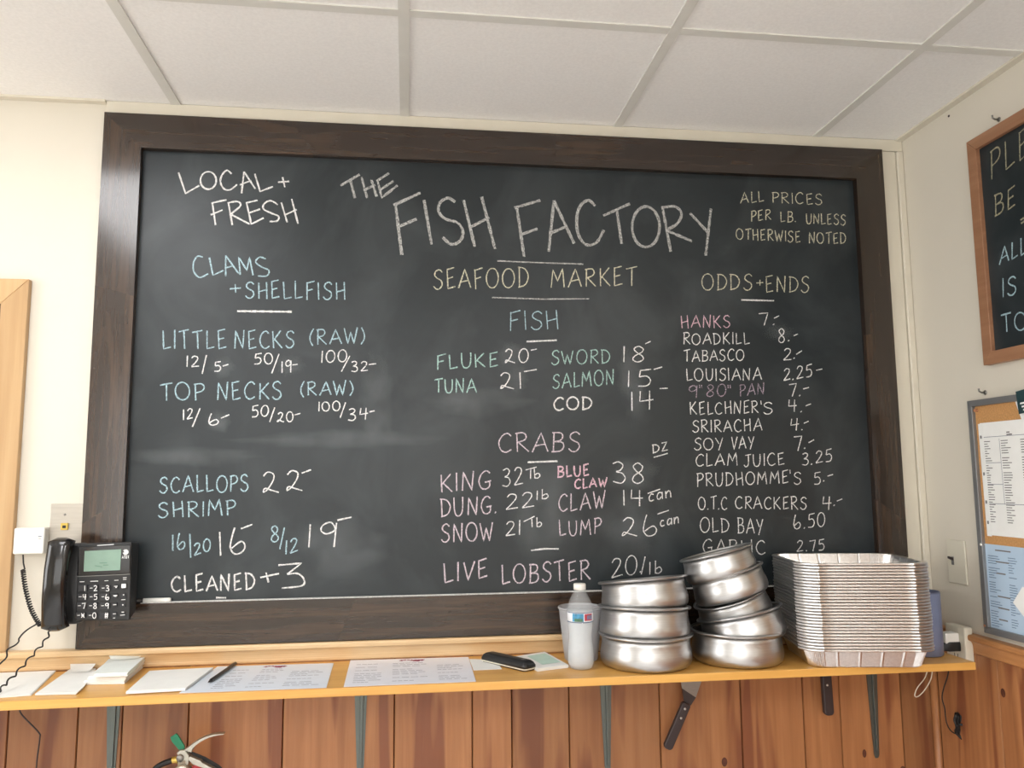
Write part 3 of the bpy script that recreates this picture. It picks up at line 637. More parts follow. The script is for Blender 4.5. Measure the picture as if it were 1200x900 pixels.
# ------------------------------------------------------------------ the shelf and its brackets
SX0, SX1, SY = LX + 0.9, 2.021, -0.285
shelf = thing('wall_shelf', 'long honey pine shelf running below the chalkboard menu', 'shelf', (0.6, 0, ST)); o = shelf.location
m = MB(o); m.t = .9; m.box((SX0, SY, ST - 0.019), (SX1, -0.0125, ST - 0.0001)); m.build('board', M['shelf'], shelf, bevel=0.002)
def bracket(px, py, label):
    x = P(px, py, 'y', -0.02).x; zt = ST - 0.0195; zl = 0.662
    t = thing('shelf_bracket', label, 'bracket', (x, -0.0123, zt), group='steel brackets under the shelf'); o = t.location; yb = -0.0124
    m = MB(o)
    m.prism([(x - .020, yb, zt), (x + .016, yb, zt), (x + .007, yb, zl + .008), (x + .003, yb, zl), (x - .005, yb, zl), (x - .008, yb, zl + .01)], (0, -.0025, 0))
    m.build('wall_arm', M['galv'], t)
    m = MB(o); m.prism([(x - .016, yb - .0025, zt), (x + .012, yb - .0025, zt), (x + .007, yb - .235, zt), (x - .007, yb - .235, zt)], (0, 0, -.0025)); m.build('shelf_arm', M['galv'], t)
    m = MB(o); m.prism([(x - .004, yb - .0026, zt - .0026), (x + .006, yb - .0026, zt - .0026), (x + .0035, yb - .0026, zl + .02), (x - .002, yb - .0026, zl + .02)], (0, -.005, 0)); m.build('rib', M['galv'], t, bevel=.001)
    return t
bracket(132, 850, 'steel shelf bracket nearest the wall telephone, left of the fire extinguisher')
bracket(423, 850, 'steel shelf bracket below the gap between the two laminated menus')
bracket(712, 850, 'steel shelf bracket below the shorter pan stack')
bracket(1027, 850, 'steel shelf bracket below the foil tray stack')

# ------------------------------------------------------------------ round aluminium pans
def pan_master():
    t = thing('round_pan', 'x', 'pan'); m = MB()
    out = [(0, 0), (.094, 0), (.100, .0024), (.105, .0075), (.1078, .0155), (.1085, .025), (.1074, .034), (.1058, .0415), (.1046, .049), (.1040, .0565), (.1037, .0696)]
    inn = [(.1022, .0696), (.1025, .0565), (.1031, .049), (.1043, .041), (.1059, .034), (.107, .025), (.1063, .0162), (.1036, .009), (.099, .004), (.093, .0016), (0, .0016)]
    m.lathe(out + inn, 96); m.build('bowl', M['alu'], t)
    m = MB(); ring = []
    m.smooth = True
    m.lathe([(.1078 + .0044 * math.cos(a), .0729 + .0036 * math.sin(a)) for a in [2 * PI * k / 12 for k in range(13)]], 96); m.build('rolled_rim', M['alu'], t)
    return t
pan0 = pan_master(); first = [True]
def pan(loc, tx, ty, s, label, rz):
    t = pan0 if first[0] else copy_tree(pan0); first[0] = False
    t.location = loc; t.rotation_mode = 'ZYX'; t.rotation_euler = (tx, ty, rz); t.scale = (s, s, s); t['label'] = label; t['group'] = 'aluminium pans stacked on the shelf'
R_ = math.radians
pan((1.215, -0.175, ST + .0005), 0, 0, 1.04, 'bottom aluminium pan of the shorter pan stack, standing beside the water bottle', .3)
pan((1.214, -0.172, ST + .0635), R_(-4.5), R_(1.6), 1.035, 'middle aluminium pan of the stack of three beside the water bottle', 1.1)
pan((1.220, -0.168, ST + .1315), R_(-7.5), R_(-3.6), 1.0, 'top aluminium pan of the stack of three, tipped beside the leaning stack', 2.0)
def pan_at(px, py, y, tilt, s, label, rz, back=-7.0):
    """px, py: where the middle of the rim stands"""
    c = P(px, py, 'y', y); a = R_(tilt)
    d = Matrix.Rotation(R_(back), 3, 'X') @ Matrix.Rotation(a, 3, 'Y') @ Vector((0, 0, .0729 * s))
    pan(c - d, R_(back), a, s, label, rz)
pan((1.454, -0.170, ST + .0005), 0, 0, 1.045, 'bottom aluminium pan of the leaning five pan stack beside the foil trays', .7)
pan_at(866, 717.5, -0.165, -11, .97, 'second aluminium pan from the bottom of the leaning stack', 1.4)
pan_at(855, 698, -0.150, -19, .86, 'third aluminium pan of the leaning stack, mostly sunk into the pan below', 2.1, 0)
pan_at(850, 671, -0.165, -15, .87, 'fourth aluminium pan up the leaning stack, with a dark gap beneath it', 2.7)
pan_at(838.5, 647.5, -0.165, -13, .84, 'topmost aluminium pan of the leaning stack, reaching over the chalk word GARLIC', 3.3)

# ------------------------------------------------------------------ foil trays
def tray_master():
    t = thing('foil_tray', 'x', 'foil tray'); n = 26
    def ring(hx, hy, r, z, amp):
        base = rrect(hx, hy, r, z, n); out = []
        for k, p in enumerate(base):
            q, j = divmod(k, n + 1); corner = 0 < j < n
            d = Vector((p.x / hx, p.y / hy, 0)).normalized()
            out.append(p + d * (amp * (1 if j % 2 else -1) if corner else 0))
        return out
    # side flutes: extra points along the straight sides
    def full(hx, hy, r, z, amp, rib):
        c = ring(hx, hy, r, z, amp); out = []
        for q in range(4):
            seg = c[q * (n + 1):(q + 1) * (n + 1)]; out += seg
            a, b = seg[-1], c[((q + 1) % 4) * (n + 1)]; e = (b - a); nn = Vector((e.y, -e.x, 0)).normalized()
            for f in (.12, .14, .16, .37, .39, .41, .62, .64, .66, .86, .88, .9):
                ribp = rib if f in (.14, .39, .64, .88) else 0
                out.append(a + e * f + nn * ribp)
        return out
    prof = [(.132, .106, .030, .0008, .0004, 0), (.1345, .1085, .032, .003, .001, .0008), (.142, .1155, .036, .026, .0012, .0016), (.149, .1222, .040, .0462, .0012, .0012)]
    m = MB(); m.loft([full(*a) for a in prof], True, True)
    m.build('tray_body', M['foil'], t)
    prof = [(.149, .1222, .040, .0462, .0010, 0), (.1545, .1277, .044, .0470, .0008, 0), (.1590, .1322, .047, .0470, .0020, 0), (.1602, .1334, .048, .0456, .0022, 0), (.1604, .1336, .048, .0436, .0022, 0), (.1594, .1326, .047, .0416, .0020, 0), (.157, .1302, .046, .0412, .0008, 0)]
    m = MB(); m.smooth = True; m.loft([full(*a) for a in prof]); m.build('tray_rim', M['foil'], t)
    return t
NT_ = 29; tray0 = tray_master(); rt = random.Random(5)
for k in range(NT_):
    t = tray0 if k == 0 else copy_tree(tray0)
    t.location = (1.749 - .0001 * k + rt.uniform(-.001, .001), -0.194 + rt.uniform(-.001, .001), ST + .0003 + .00725 * k)
    t.rotation_euler = (0, 0, R_(-10) + rt.uniform(-.004, .004)); t['group'] = 'nested foil trays on the shelf'
    nth = ['second', 'third', 'fourth', 'fifth', 'sixth', 'seventh', 'eighth', 'ninth', 'tenth', 'eleventh', 'twelfth', 'thirteenth', 'fourteenth', 'fifteenth', 'middle']
    t['label'] = ('lowest foil tray, its fluted sides bare, carrying the tall nested pile' if k == 0 else 'topmost foil tray, open and empty, on the tall nested pile' if k == NT_ - 1 else
                  'middle foil tray of the tall nested pile, halfway up' if k == 14 else 'foil tray in the nested pile, %s from the bottom' % nth[k - 1] if k < 14 else 'foil tray in the nested pile, %s from the top' % nth[NT_ - 2 - k])

# ------------------------------------------------------------------ bottle, cups
bx, by = 1.0475, -0.188; bt = thing('water_bottle', 'small clear water bottle with white cap and picture label', 'bottle', (bx, by, ST))
def lathe_part(name, prof, mat, parent, n=48):
    m = MB(); m.lathe(prof, n); return m.build(name, mat, parent)
sh = [(0, .0005), (.026, .0005), (.030, .004), (.0322, .012), (.0325, .030), (.0318, .045), (.0300, .062), (.0288, .074), (.0292, .086), (.0312, .098), (.0322, .106), (.0322, .109), (.0312, .111), (.0312, .136), (.0322, .138), (.0322, .141), (.031, .147), (.027, .159), (.021, .171), (.0155, .181), (.0128, .186), (.0125, .190)]
prof = []
for a, b in zip(sh, sh[1:]):
    for q in range(3):
        r = a[0] + (b[0] - a[0]) * q / 3; z = a[1] + (b[1] - a[1]) * q / 3
        prof.append((r + (.0005 * math.sin(z * 700) if .012 < z < .1 else 0), z))
lathe_part('bottle_shell', prof + [sh[-1]], M['pet'], bt)
lathe_part('water', [(0, .002), (.025, .002), (.0305, .013), (.0308, .030), (.0301, .045), (.0283, .062), (.0271, .074), (.0275, .086), (.0295, .098), (.0300, .112), (.0300, .138), (0, .138)], M['water'], bt)
lathe_part('label_band', [(.0315, .112), (.0319, .1122), (.0319, .1352), (.0315, .1354)], M['labelw'], bt)
def arc(m, r, a0, a1, z0, z1, n=10):
    rings = [[Vector((r * math.cos(R_(a0 + (a1 - a0) * k / n)), r * math.sin(R_(a0 + (a1 - a0) * k / n)), z)) for k in range(n + 1)] for z in (z0, z1)]
    m.smooth = True; m.loft(rings, False)
m = MB(); arc(m, .03205, 222, 273, .1145, .1335); m.cur = 1; arc(m, .0321, 232, 268, .1145, .122); m.cur = 2; arc(m, .03205, 277, 320, .1165, .1325); m.cur = 3
arc(m, .0321, 150, 390, .112, .1137, 40); arc(m, .0321, 150, 390, .1342, .1355, 40)
m.cur = 0
for k in range(5): arc(m, .0322, 290 + k * 6, 293.5 + k * 6, .119, .129, 3)
m.build('label_picture', [M['labelb'], M['labelg'], M['labelr'], M['labeln']], bt)
lathe_part('cap', [(.0125, .187), (.0152, .187), (.0152, .199), (.0142, .2015), (0, .2015)], M['whitep'], bt)
cup = thing('plastic_cup', 'cloudy plastic deli cup standing behind the water bottle', 'cup', (1.068, -0.095, ST))
lathe_part('cup_wall', [(0, .001), (.041, .001), (.0425, .003), (.0555, .128), (.0545, .128), (.0415, .004), (0, .003)], M['deli'], cup)
lathe_part('cup_rim', [(.0555 + .0022 * math.cos(a), .1295 + .003 * math.sin(a)) for a in [2 * PI * k / 10 for k in range(11)]], M['deli'], cup)
tb = thing('blue_tumbler', 'dusty blue plastic tumbler with a white mark beside the foil trays', 'tumbler', (1.957, -0.185, ST))
lathe_part('tumbler_wall', [(0, .0005), (.039, .0005), (.042, .004), (.0425, .03), (.0425, .155), (.0418, .161), (.0405, .158), (.0405, .006), (0, .005)], M['bluecup'], tb)
m = MB()
for st in ([(-12, .112), (-20, .122), (-16, .135), (-8, .133)], [(-24, .106), (-28, .110), (-24, .116)]):
    m.ribbon([(0.0429 * math.cos(R_(a)), .0429 * math.sin(R_(a)), z) for a, z in st], .006, (math.cos(R_(st[1][0])), math.sin(R_(st[1][0])), 0))
m.build('white_mark', M['print'], tb)

# ------------------------------------------------------------------ papers on the shelf
def sheet(name, label, cat, quad, z0, th, mat, group=None, layers=1, curl=None):
    """a pad or sheet whose corners are given by where they lie on the shelf"""
    q = [P(a, b, 'z', z0 + th) for a, b in quad]; c = sum(q, Vector()) / len(q)
    t = thing(name, label, cat, (c.x, c.y, z0), group=group); m = MB(t.location); rs = random.Random(len(label))
    for k in range(layers):
        d = Vector((rs.uniform(-.0015, .0015), rs.uniform(-.0015, .0015), 0)) if layers > 1 else Vector()
        za, zb = z0 + th * k / layers, z0 + th * (k + 1) / layers - (0.0002 if layers > 1 else 0)
        poly = [Vector((p.x, p.y, za)) + d for p in q]
        m.prism(poly, (0, 0, zb - za))
    m.build('sheets', mat, t)
    if curl:
        a, b = q[curl[0]], q[curl[1]]; n = Vector((0, 0, 1)); m = MB(t.location); inner = c
        rows = []
        for j in range(5):
            f = j / 4; rows.append([a.lerp(inner, .35 * (1 - f)) + n * (.001 + .010 * f * f), b.lerp(inner, .35 * (1 - f)) + n * (.001 + .010 * f * f)])
        m.loft(rows, False); m.build('curled_page', mat, t)
    return t, q
S0 = ST + .0004
GP = 'order pads and papers on the shelf'
sheet('paper_sheets', 'white paper sheets at the shelf end under the curly cord', 'paper', [(-40, 790), (65, 785.5), (36, 813.5), (-60, 821)], S0, .003, M['paper'], GP, 2)
sheet('notepad', 'thin white pad with a lifted page beside the stacked pads', 'notepad', [(82, 783.5), (112, 783), (98, 804), (90, 811), (42, 812)], S0 + .0004, .005, M['paper'], GP, 3, (0, 1))
sheet('order_pad', 'bottom pad of the three stacked white pads', 'notepad', [(122, 778), (172, 774), (146, 796), (99, 797)], S0, .010, M['paper'], GP, 3)
sheet('order_pad', 'middle pad of the three stacked white pads', 'notepad', [(125, 775), (172, 771.5), (148, 791.5), (103, 792.5)], S0 + .0102, .008, M['paper'], GP, 3)
sheet('order_pad', 'top pad of the three stacked pads, with pale green print', 'notepad', [(127, 772), (171, 768.5), (149, 788), (110, 789.5)], S0 + .0184, .008, M['paperg'], GP, 3, (0, 1))
sheet('order_pad', 'flat white pad lying beside the black pen', 'notepad', [(175, 786), (250, 782), (217.5, 806), (148, 810)], S0 + .0016, .006, M['paper'], GP, 3)
def menu(label, quad, mat, cols, logo, z=S0):
    t, q = sheet('paper_menu', label, 'menu', quad, z, .0008, mat, 'laminated menus on the shelf')
    zt = z + .0011; r = random.Random(3)
    at = lambda u, v: q[0].lerp(q[1], u).lerp(q[3].lerp(q[2], u), v) * 1.0
    for u0, u1 in cols:
        v = .2; m = MB(t.location)
        while v < .93:
            if r.random() < .85:
                a = at(u0, v); b = at(u0 + (u1 - u0) * r.uniform(.5, 1), v); a.z = b.z = zt
                n = r.randint(2, 5)
                for k in range(n):
                    m.ribbon([a.lerp(b, k / n), a.lerp(b, (k + .8) / n)], .0024, (0, 0, 1))
            v += .062
        m.build('text_column', M['ink'], t)
    m = MB(t.location)
    for k in range(7):
        a = at(logo[0] + (logo[1] - logo[0]) * k / 7, .10 - .04 * math.sin(k)); b = at(logo[0] + (logo[1] - logo[0]) * (k + .8) / 7, .06); a.z = b.z = zt
        m.ribbon([a, b], .009, (0, 0, 1))
    m.build('printed_heading', M['wine'], t)
    m = MB(t.location); e = .0015
    return t
menu('pale blue laminated menu under the pen and beside the white pad', [(255, 781), (391, 777), (382.5, 805.5), (210, 812)], M['menu'], [(.18, .36), (.42, .62), (.68, .95)], (.42, .6))
menu('lilac white laminated menu with a wine red heading, alone on the shelf', [(410.6, 773.7), (548.8, 769.8), (557.8, 798.3), (402.7, 804.6)], M['menul'], [(.06, .3), (.36, .66), (.72, .95)], (.42, .62))
a, b = P(244, 799.5, 'z', ST + .006), P(276, 777.5, 'z', ST + .006)
pen = thing('pen', 'dark grey pen lying on the pale blue menu', 'pen', (a.x, a.y, ST)); o = pen.location; d = (b - a)
m = MB(o); m.tube([a + d * .06, a + d * .1, a + d * .7, a + d], [.003, .0042, .0042, .004], 12); m.build('barrel', M['keyblk'], pen)
m = MB(o); m.tube([a, a + d * .06], [.0008, .003], 10); m.build('tip', M['blackm'], pen)
m = MB(o); u = Vector((0, 0, .0045)); m.tube([a + d * .7 + u, a + d * .97 + u], .0012, 8); m.build('clip', M['steel'], pen)
sheet('paper_note', 'white paper slip half under the black handheld device', 'paper', [(550, 772.3), (581, 773), (588, 783.8), (555, 785.3)], S0, .0008, M['paper'], GP)
t, q = sheet('notepad', 'small white notepad with pale green print beside the water bottle', 'notepad', [(604, 769), (638.3, 763.5), (666, 779), (630, 783.5)], S0, .007, M['paper'], GP, 3)
m = MB(t.location); at = lambda u, v: Vector(tuple(q[0].lerp(q[1], u).lerp(q[3].lerp(q[2], u), v))[:2] + (S0 + .0074,))
m.quad(at(.3, .12), at(.3, .8), at(.92, .8), at(.92, .12)); m.build('printed_panel', M['greenpanel'], t)
# black handheld device
q = [P(*c, 'z', ST + .002) for c in ((561, 775.5), (614, 788.5), (630.5, 782.5), (578, 770.5))]
cc = sum(q, Vector()) / 4; hd = thing('handheld_device', 'black oblong handheld device with a pale base lying on the shelf', 'handheld device', (cc.x, cc.y, ST))
ex = ((q[1] - q[0]) + (q[2] - q[3])); ang = math.atan2(ex.y, ex.x); hl = ex.length / 4; hw = 0.021
hd.rotation_euler = (0, 0, ang)
m = MB(); m.smooth = True; m.loft([rrect(hl - .001, hw - .001, .009, .003), rrect(hl, hw, .010, .0045), rrect(hl, hw, .010, .0065)], True, True, True); m.build('base_shell', M['cream'], hd)
m = MB(); m.smooth = True
m.loft([rrect(hl, hw, .010, .0066), rrect(hl, hw, .010, .012), rrect(hl - .004, hw - .003, .009, .0185), rrect(hl - .010, hw - .008, .007, .0225), rrect(hl - .02, hw - .014, .004, .0235)], True, True, True); m.build('upper_shell', M['blackm'], hd)
m = MB(); m.loft([rrect(hl - .003, hw - .003, .008, .0004), rrect(hl - .003, hw - .003, .008, .003)], True, True, True); m.build('foot', M['blackr'], hd)
m = MB(); m.box((hl - .032, -.005, .0228), (hl - .022, .005, .0238)); m.build('button', M['steel'], hd, bevel=.0004)

# ------------------------------------------------------------------ wall telephone
FYP = -0.100
ph = thing('wall_telephone', 'black corded telephone with large keys and grey green display on the wall', 'telephone', (-0.13, -0.03, 1.19)); o = ph.location
F = lambda px, py, d=0.0: P(px, py, 'y', FYP - d)
c8 = lambda X, Y, d=0.0: F(80 + X / 8.18, 625 + Y / 8.18, d)
f = [c8(95, 95), c8(612, 82), c8(590, 838), c8(62, 838)]
m = MB(o)
back = [Vector((-0.148, -0.026, 1.276)), Vector((-0.040, -0.026, 1.279)), Vector((-0.040, -0.026, 1.112)), Vector((-0.150, -0.026, 1.112))]
m.loft([back, f], True, True, True); m.build('console', M['blackm'], ph, bevel=0.004, seg=3)
m = MB(o)
def ring_at(y, x0, x1, z0, z1, r):
    return [Vector((p.x, y, p.y)) for p in rrect((x1 - x0) / 2, (z1 - z0) / 2, r, 0, 6, (x0 + x1) / 2, (z0 + z1) / 2)]
m.smooth = True
m.loft([ring_at(-0.0262, -.222, -.140, 1.10, 1.275, .012), ring_at(-0.06, -.226, -.142, 1.094, 1.283, .014), ring_at(-0.085, -.222, -.146, 1.094, 1.283, .014), ring_at(-.088, -.216, -.15, 1.1, 1.277, .012)], True, True, True)
m.build('cradle', M['blackm'], ph)
# handset: bowed bar with ear and mouth ends reaching into the cradle
m = MB(o); m.smooth = True; rings = []
zt, zb = 1.300, 1.084
for k in range(25):
    s_ = k / 24; z = zb + (zt - zb) * s_; e = abs(2 * s_ - 1)
    wid = .0255 + .004 * e ** 3; endr = min(1, ((1 - e) / .08) ** .5 if e > .92 else 1); wid *= max(.35, endr)
    yf = -0.150 + .014 * e ** 2 + (.016 * (1 - endr)); yk = -0.120 + .032 * max(0, e - .35) / .65 - (.022 * (1 - endr))
    xc = -.189 + (.006 if s_ > .5 else -.004) * 0 + .004 * (s_ - .5)
    rings.append([Vector((xc + wid * math.copysign(abs(math.cos(a)) ** .7, math.cos(a)), (yf + yk) / 2 + (yf - yk) / 2 * math.copysign(abs(math.sin(a)) ** .7, math.sin(a)) * -1 * -1, z)) for a in [2 * PI * j / 24 for j in range(24)]])
m.loft(rings, True, True, True); m.build('handset', M['black'], ph)
m = MB(o); m.prism([c8(*p, .0004) for p in ((96, 130), (600, 112), (592, 385), (84, 405))], (0, -.0022, 0)); m.build('display_bezel', M['black'], ph, bevel=.001)
m = MB(o); m.prism([c8(*p, .0028) for p in ((157, 170), (508, 152), (498, 352), (148, 366))], (0, -.0006, 0)); disp = m.build('display', M['lcd'], ph)
m = MB(o)
for a_, b_, c_, d_ in ((255, 310, 325, 322), (335, 305, 385, 303), (300, 285, 372, 283)): m.ribbon([c8(a_, b_, .0037), c8(c_, d_, .0037)], .002, NB)
m.build('display_digits', M['lcdd'], disp)
m = MB(o); m.ribbon([c8(82, 415, .0012), c8(592, 392, .0012)], .0012, NB); m.build('seam_line', M['steel'], ph)
KW[0] = 1.0; keys = MB(o); pm = MB(o); fs = lambda x, y: F(x, y, .0045)
kx = {0: (155, 255, 370), 1: (150, 255, 368), 2: (142, 250, 365), 3: (135, 245, 362)}
nums = ['123', '456', '789', '*0#']
for r_, yy in enumerate((525, 608, 694, 786)):
    for c_, xx in enumerate(kx[r_]):
        X, Y = xx - 12, yy
        keys.prism([c8(X - 44, Y - 30, .0003), c8(X + 44, Y - 32, .0003), c8(X + 44, Y + 28, .0003), c8(X - 44, Y + 30, .0003)], (0, -.0036, 0))
        px, py = 80 + (xx + (0 if nums[r_][c_] == '1' else -12)) / 8.18, 625 + (yy + 28) / 8.18
        gw = .9 if nums[r_][c_] == '1' else 4.2
        write(pm, fs, nums[r_][c_], px, py, px + gw, py - .1, 6.4, .0018, NB, jit=0)
        if nums[r_][c_] not in '1#': lay(pm, fs, [(80 + (xx - 48) / 8.18, 625 + yy / 8.18), (80 + (xx - 22) / 8.18, 625 + (yy - 1) / 8.18)], .0014, NB, 0)
    for xx in (455, 535):
        X = xx - r_ * 4
        keys.prism([c8(X - 24, yy - 30, .0003), c8(X + 24, yy - 32, .0003), c8(X + 24, yy + 8, .0003), c8(X - 24, yy + 10, .0003)], (0, -.0028, 0))
keys.build('keypad', M['keyblk'], ph, bevel=.0006)
for x0, y0, x1, y1, w in ((110, 465, 155, 463, .0014), (212, 460, 288, 457, .0016), (348, 455, 385, 453, .0012), (442, 451, 482, 449, .0012), (525, 425, 560, 423, .0012), (525, 442, 558, 440, .0012),
                          (440, 508, 475, 506, .0016), (452, 518, 466, 517, .0024), (432, 598, 470, 596, .0022), (445, 604, 460, 603, .002), (430, 685, 462, 683, .0016), (508, 637, 548, 634, .0014), (525, 590, 536, 589, .0026), (518, 686, 530, 685, .0026), (428, 772, 458, 770, .0014), (430, 812, 450, 811, .0014), (498, 785, 545, 781, .0014), (512, 755, 535, 754, .002)):
    lay(pm, fs, [(80 + x0 / 8.18, 625 + y0 / 8.18), (80 + x1 / 8.18, 625 + y1 / 8.18)], w, NB, 0)
for x0, y0, x1, y1, w in ((278, 116, 438, 106, .0016), (312, 133, 392, 128, .0012)): lay(pm, lambda x, y: F(x, y, .0012), [(80 + x0 / 8.18, 625 + y0 / 8.18), (80 + x1 / 8.18, 625 + y1 / 8.18)], w, NB, 0)
write(pm, lambda x, y: F(x, y, .003), 'AT&T', 80 + 515 / 8.18, 625 + 242 / 8.18, 80 + 582 / 8.18, 625 + 239 / 8.18, 3.0, .0011, NB, jit=0)
pm.build('printed_characters', M['print'], ph)
m = MB(o); ctr = c8(550, 180, .003)
for k in range(-3, 4):
    zz = k * .0019; hw_ = math.sqrt(max(0, .0066 ** 2 - zz ** 2)); x_in = -hw_ * (.55 if k in (0, 1) else 1)
    m.ribbon([ctr + Vector((x_in, 0, zz)), ctr + Vector((0, 0, zz - .0004)), ctr + Vector((hw_, 0, zz))], .0015, NB)
m.build('globe_emblem', M['print'], ph)
m = MB(o); m.prism([c8(x, y, .0032) for x, y in ((512, 484), (552, 482), (555, 490), (553, 522), (515, 526), (510, 518))], (0, -.0016, 0)); tag(m.build('message_light', M['print'], ph, bevel=.0005), 'small square white light key')
# wall plate, adapter box, cords
pl = thing('phone_jack_plate', 'stainless steel telephone jack plate on the wall above the telephone', 'wall plate', (-.222, 0, 1.317)); o = pl.location
m = MB(o); m.box((-.262, -.006, 1.256), (-.1805, -.0004, 1.376)); m.build('plate', M['plate'], pl, bevel=.0015)
jc = P(76, 617, 'y', -.0062); m = MB(o); m.box((jc.x - .0085, -.0105, jc.z - .0085), (jc.x + .0085, -.0061, jc.z + .0085)); jk = m.build('jack', M['brass'], pl, bevel=.001)
m = MB(o); m.box((jc.x - .004, -.0112, jc.z - .004), (jc.x + .004, -.0106, jc.z + .003)); m.build('jack_opening', M['blackm'], jk)
m = MB(o); sc = P(76, 603, 'y', -.0062); m.lathe([(0, -.0012), (.0028, -.0008), (.003, 0)], 14, (sc.x, -.0062, sc.z), 'y'); m.build('screw', M['steel'], pl)
a, b = P(17, 619, 'y', -.03), P(51, 649, 'y', -.03)
bxo = thing('phone_line_adapter', 'small white box on the wall beside the telephone jack plate', 'adapter', ((a.x + b.x) / 2, 0, (a.z + b.z) / 2)); o = bxo.location
m = MB(o); m.box((a.x, -.032, b.z), (b.x, -.0005, a.z)); m.build('box', M['whitep'], bxo, bevel=.003)
m = MB(o); m.box((b.x - .014, -.0326, a.z - .022), (b.x - .006, -.0321, a.z - .0195)); m.box((b.x - .013, -.0326, a.z - .0265), (b.x - .007, -.0321, a.z - .025)); m.build('printed_marks', M['ink'], bxo)
def helix(path, turns, r):
    pts = spline(path, 60 // max(1, len(path) - 1) * 4); n = len(pts); out = []
    N = int(turns * 10)
    for k in range(N + 1):
        s = k / N * (n - 1); i = min(int(s), n - 2); p = pts[i].lerp(pts[i + 1], s - i); t = (pts[i + 1] - pts[i]).normalized()
        u = t.cross(Vector((0, 1, 0))).normalized(); w = t.cross(u); a = 2 * PI * k / 10
        out.append(p + (u * math.cos(a) + w * math.sin(a)) * r)
    return out
a = P(27, 650, 'y', -.03)
path = [P(*q, 'y', y) for q, y in (((27, 668), -.034), ((30, 690), -.045), ((37, 715), -.055), ((47, 733), -.06))]
cc_ = helix(path, 26, .0042)
m = MB(ph.location); m.tube([a, P(27.5, 660, 'y', -.032)] + cc_ + [P(52, 737, 'y', -.062), P(60, 735, 'y', -.07)], .0019, 6)
tag(m.build('coiled_cord', M['blackr'], ph), 'tightly coiled black cord from the white box')
def wavy(name, label, path, r, amp, waves, mat, parent=None):
    pts = spline(path, 16); n = len(pts); out = []
    for k, p in enumerate(pts):
        t = (pts[min(k + 1, n - 1)] - pts[max(k - 1, 0)]).normalized(); u = t.cross(Vector((0, 1, 0))).normalized(); w = t.cross(u); a = 2 * PI * waves * k / (n - 1)
        e = min(1, k / 6)
        out.append(p + (u * math.cos(a) + w * math.sin(a)) * amp * e)
    loc = parent.location if parent else pts[0].copy(); m = MB(loc); m.tube(out, r, 6); q = tag(m.build(name, mat, parent), label, None if parent else 'cord')
    if not parent: q.location = loc
wavy('line_cord', 'loose wavy black cord hanging from the bottom corner of the telephone', [P(*q, 'y', y) for q, y in (((46, 729), -.062), ((24, 745), -.07), ((22, 752), -.075), ((9, 762), -.085), ((6, 773), -.09), ((-8, 782), -.1), ((-30, 790), -.12))], .0019, .0012, 5, M['blackr'], ph)
wavy('handset_cord', 'stretched curly black cord dropping from the handset onto the white papers', [P(*q, 'y', y) for q, y in (((60, 737), -.095), ((52, 752), -.11), ((38, 768), -.14), ((22, 786), -.18), ((6, 802), -.215), ((-6, 812), -.235), ((-40, 818), -.24))], .0019, .0032, 9, M['blackr'], ph)
wavy('hanging_cord', 'thin brown cord hanging below the shelf beside the bracket', [P(*q, 'y', -.03) for q in ((22, 828), (26, 838), (45, 858), (46.5, 866), (43, 895), (42, 930))], .0018, 0, 1, M['handle'])

# ------------------------------------------------------------------ tools hanging under the shelf
def hang(pts): return [P(a, b, 'y', -.05) for a, b in pts]
q = hang([(796, 798), (832, 796), (815.5, 817.5), (812, 826), (803.5, 822)]); tz = ST - .0192
spt = thing('spatula', 'slanting spatula with riveted dark handle hanging below the pans', 'spatula', (q[0].x, -.05, q[0].z)); o = spt.location
b0 = [q[0].copy(), q[1].copy(), q[2].copy(), P(799, 807, 'y', -.05)]
for p in b0[:2]: p.z = tz
m = MB(o); m.prism(b0, (0, .0014, 0)); m.build('blade', M['steel'], spt)
nk = hang([(799, 806.5), (815, 817), (809, 826.5), (801, 822)]); m = MB(o); m.prism([p + Vector((0, -.0005, 0)) for p in nk], (0, -.003, 0)); m.build('neck', M['handle'], spt)
ha, hb = P(804.5, 823.5, 'y', -.053), P(781.5, 877.5, 'y', -.053); d = (hb - ha).normalized(); u = Vector((d.z, 0, -d.x))
def grip(m, ha, hb, hw, th):
    d = (hb - ha).normalized(); u = Vector((d.z, 0, -d.x)); L_ = (hb - ha).length; pts = []
    for x, w in ((0, .8), (.006, 1), (L_ - .008, 1), (L_ - .002, .75), (L_, .35)): pts.append((x, w))
    poly = [ha + d * x + u * hw * w for x, w in pts] + [ha + d * x - u * hw * w for x, w in reversed(pts)]
    m.prism([p + Vector((0, th / 2, 0)) for p in poly], (0, -th, 0))
m = MB(o); grip(m, ha, hb, .0125, .014); m.build('handle', M['handle'], spt, bevel=.003)
for f_ in (.12, .32):
    c = ha.lerp(hb, f_); m = MB(o); m.lathe([(0, -.0012), (.003, -.0008), (.0034, 0)], 14, (c.x, c.y - .0071, c.z), 'y'); m.build('rivet', M['alu'], spt)
ha, hb = P(969, 788, 'y', -.05), P(971, 838, 'y', -.05); ha.z = tz - .0002; ha.x = hb.x - .004
kn = thing('tool_handle', 'straight dark riveted tool handle hanging below the foil trays', 'kitchen tool', (ha.x, -.05, ha.z)); o = kn.location
m = MB(o); grip(m, ha, hb, .0135, .016); m.build('handle', M['handle'], kn, bevel=.003)
c = P(969.7, 803, 'y', -.0585); m = MB(o); m.lathe([(0, -.0012), (.0026, -.0008), (.003, 0)], 14, (c.x, -.0581, c.z), 'y'); m.build('rivet', M['alu'], kn)

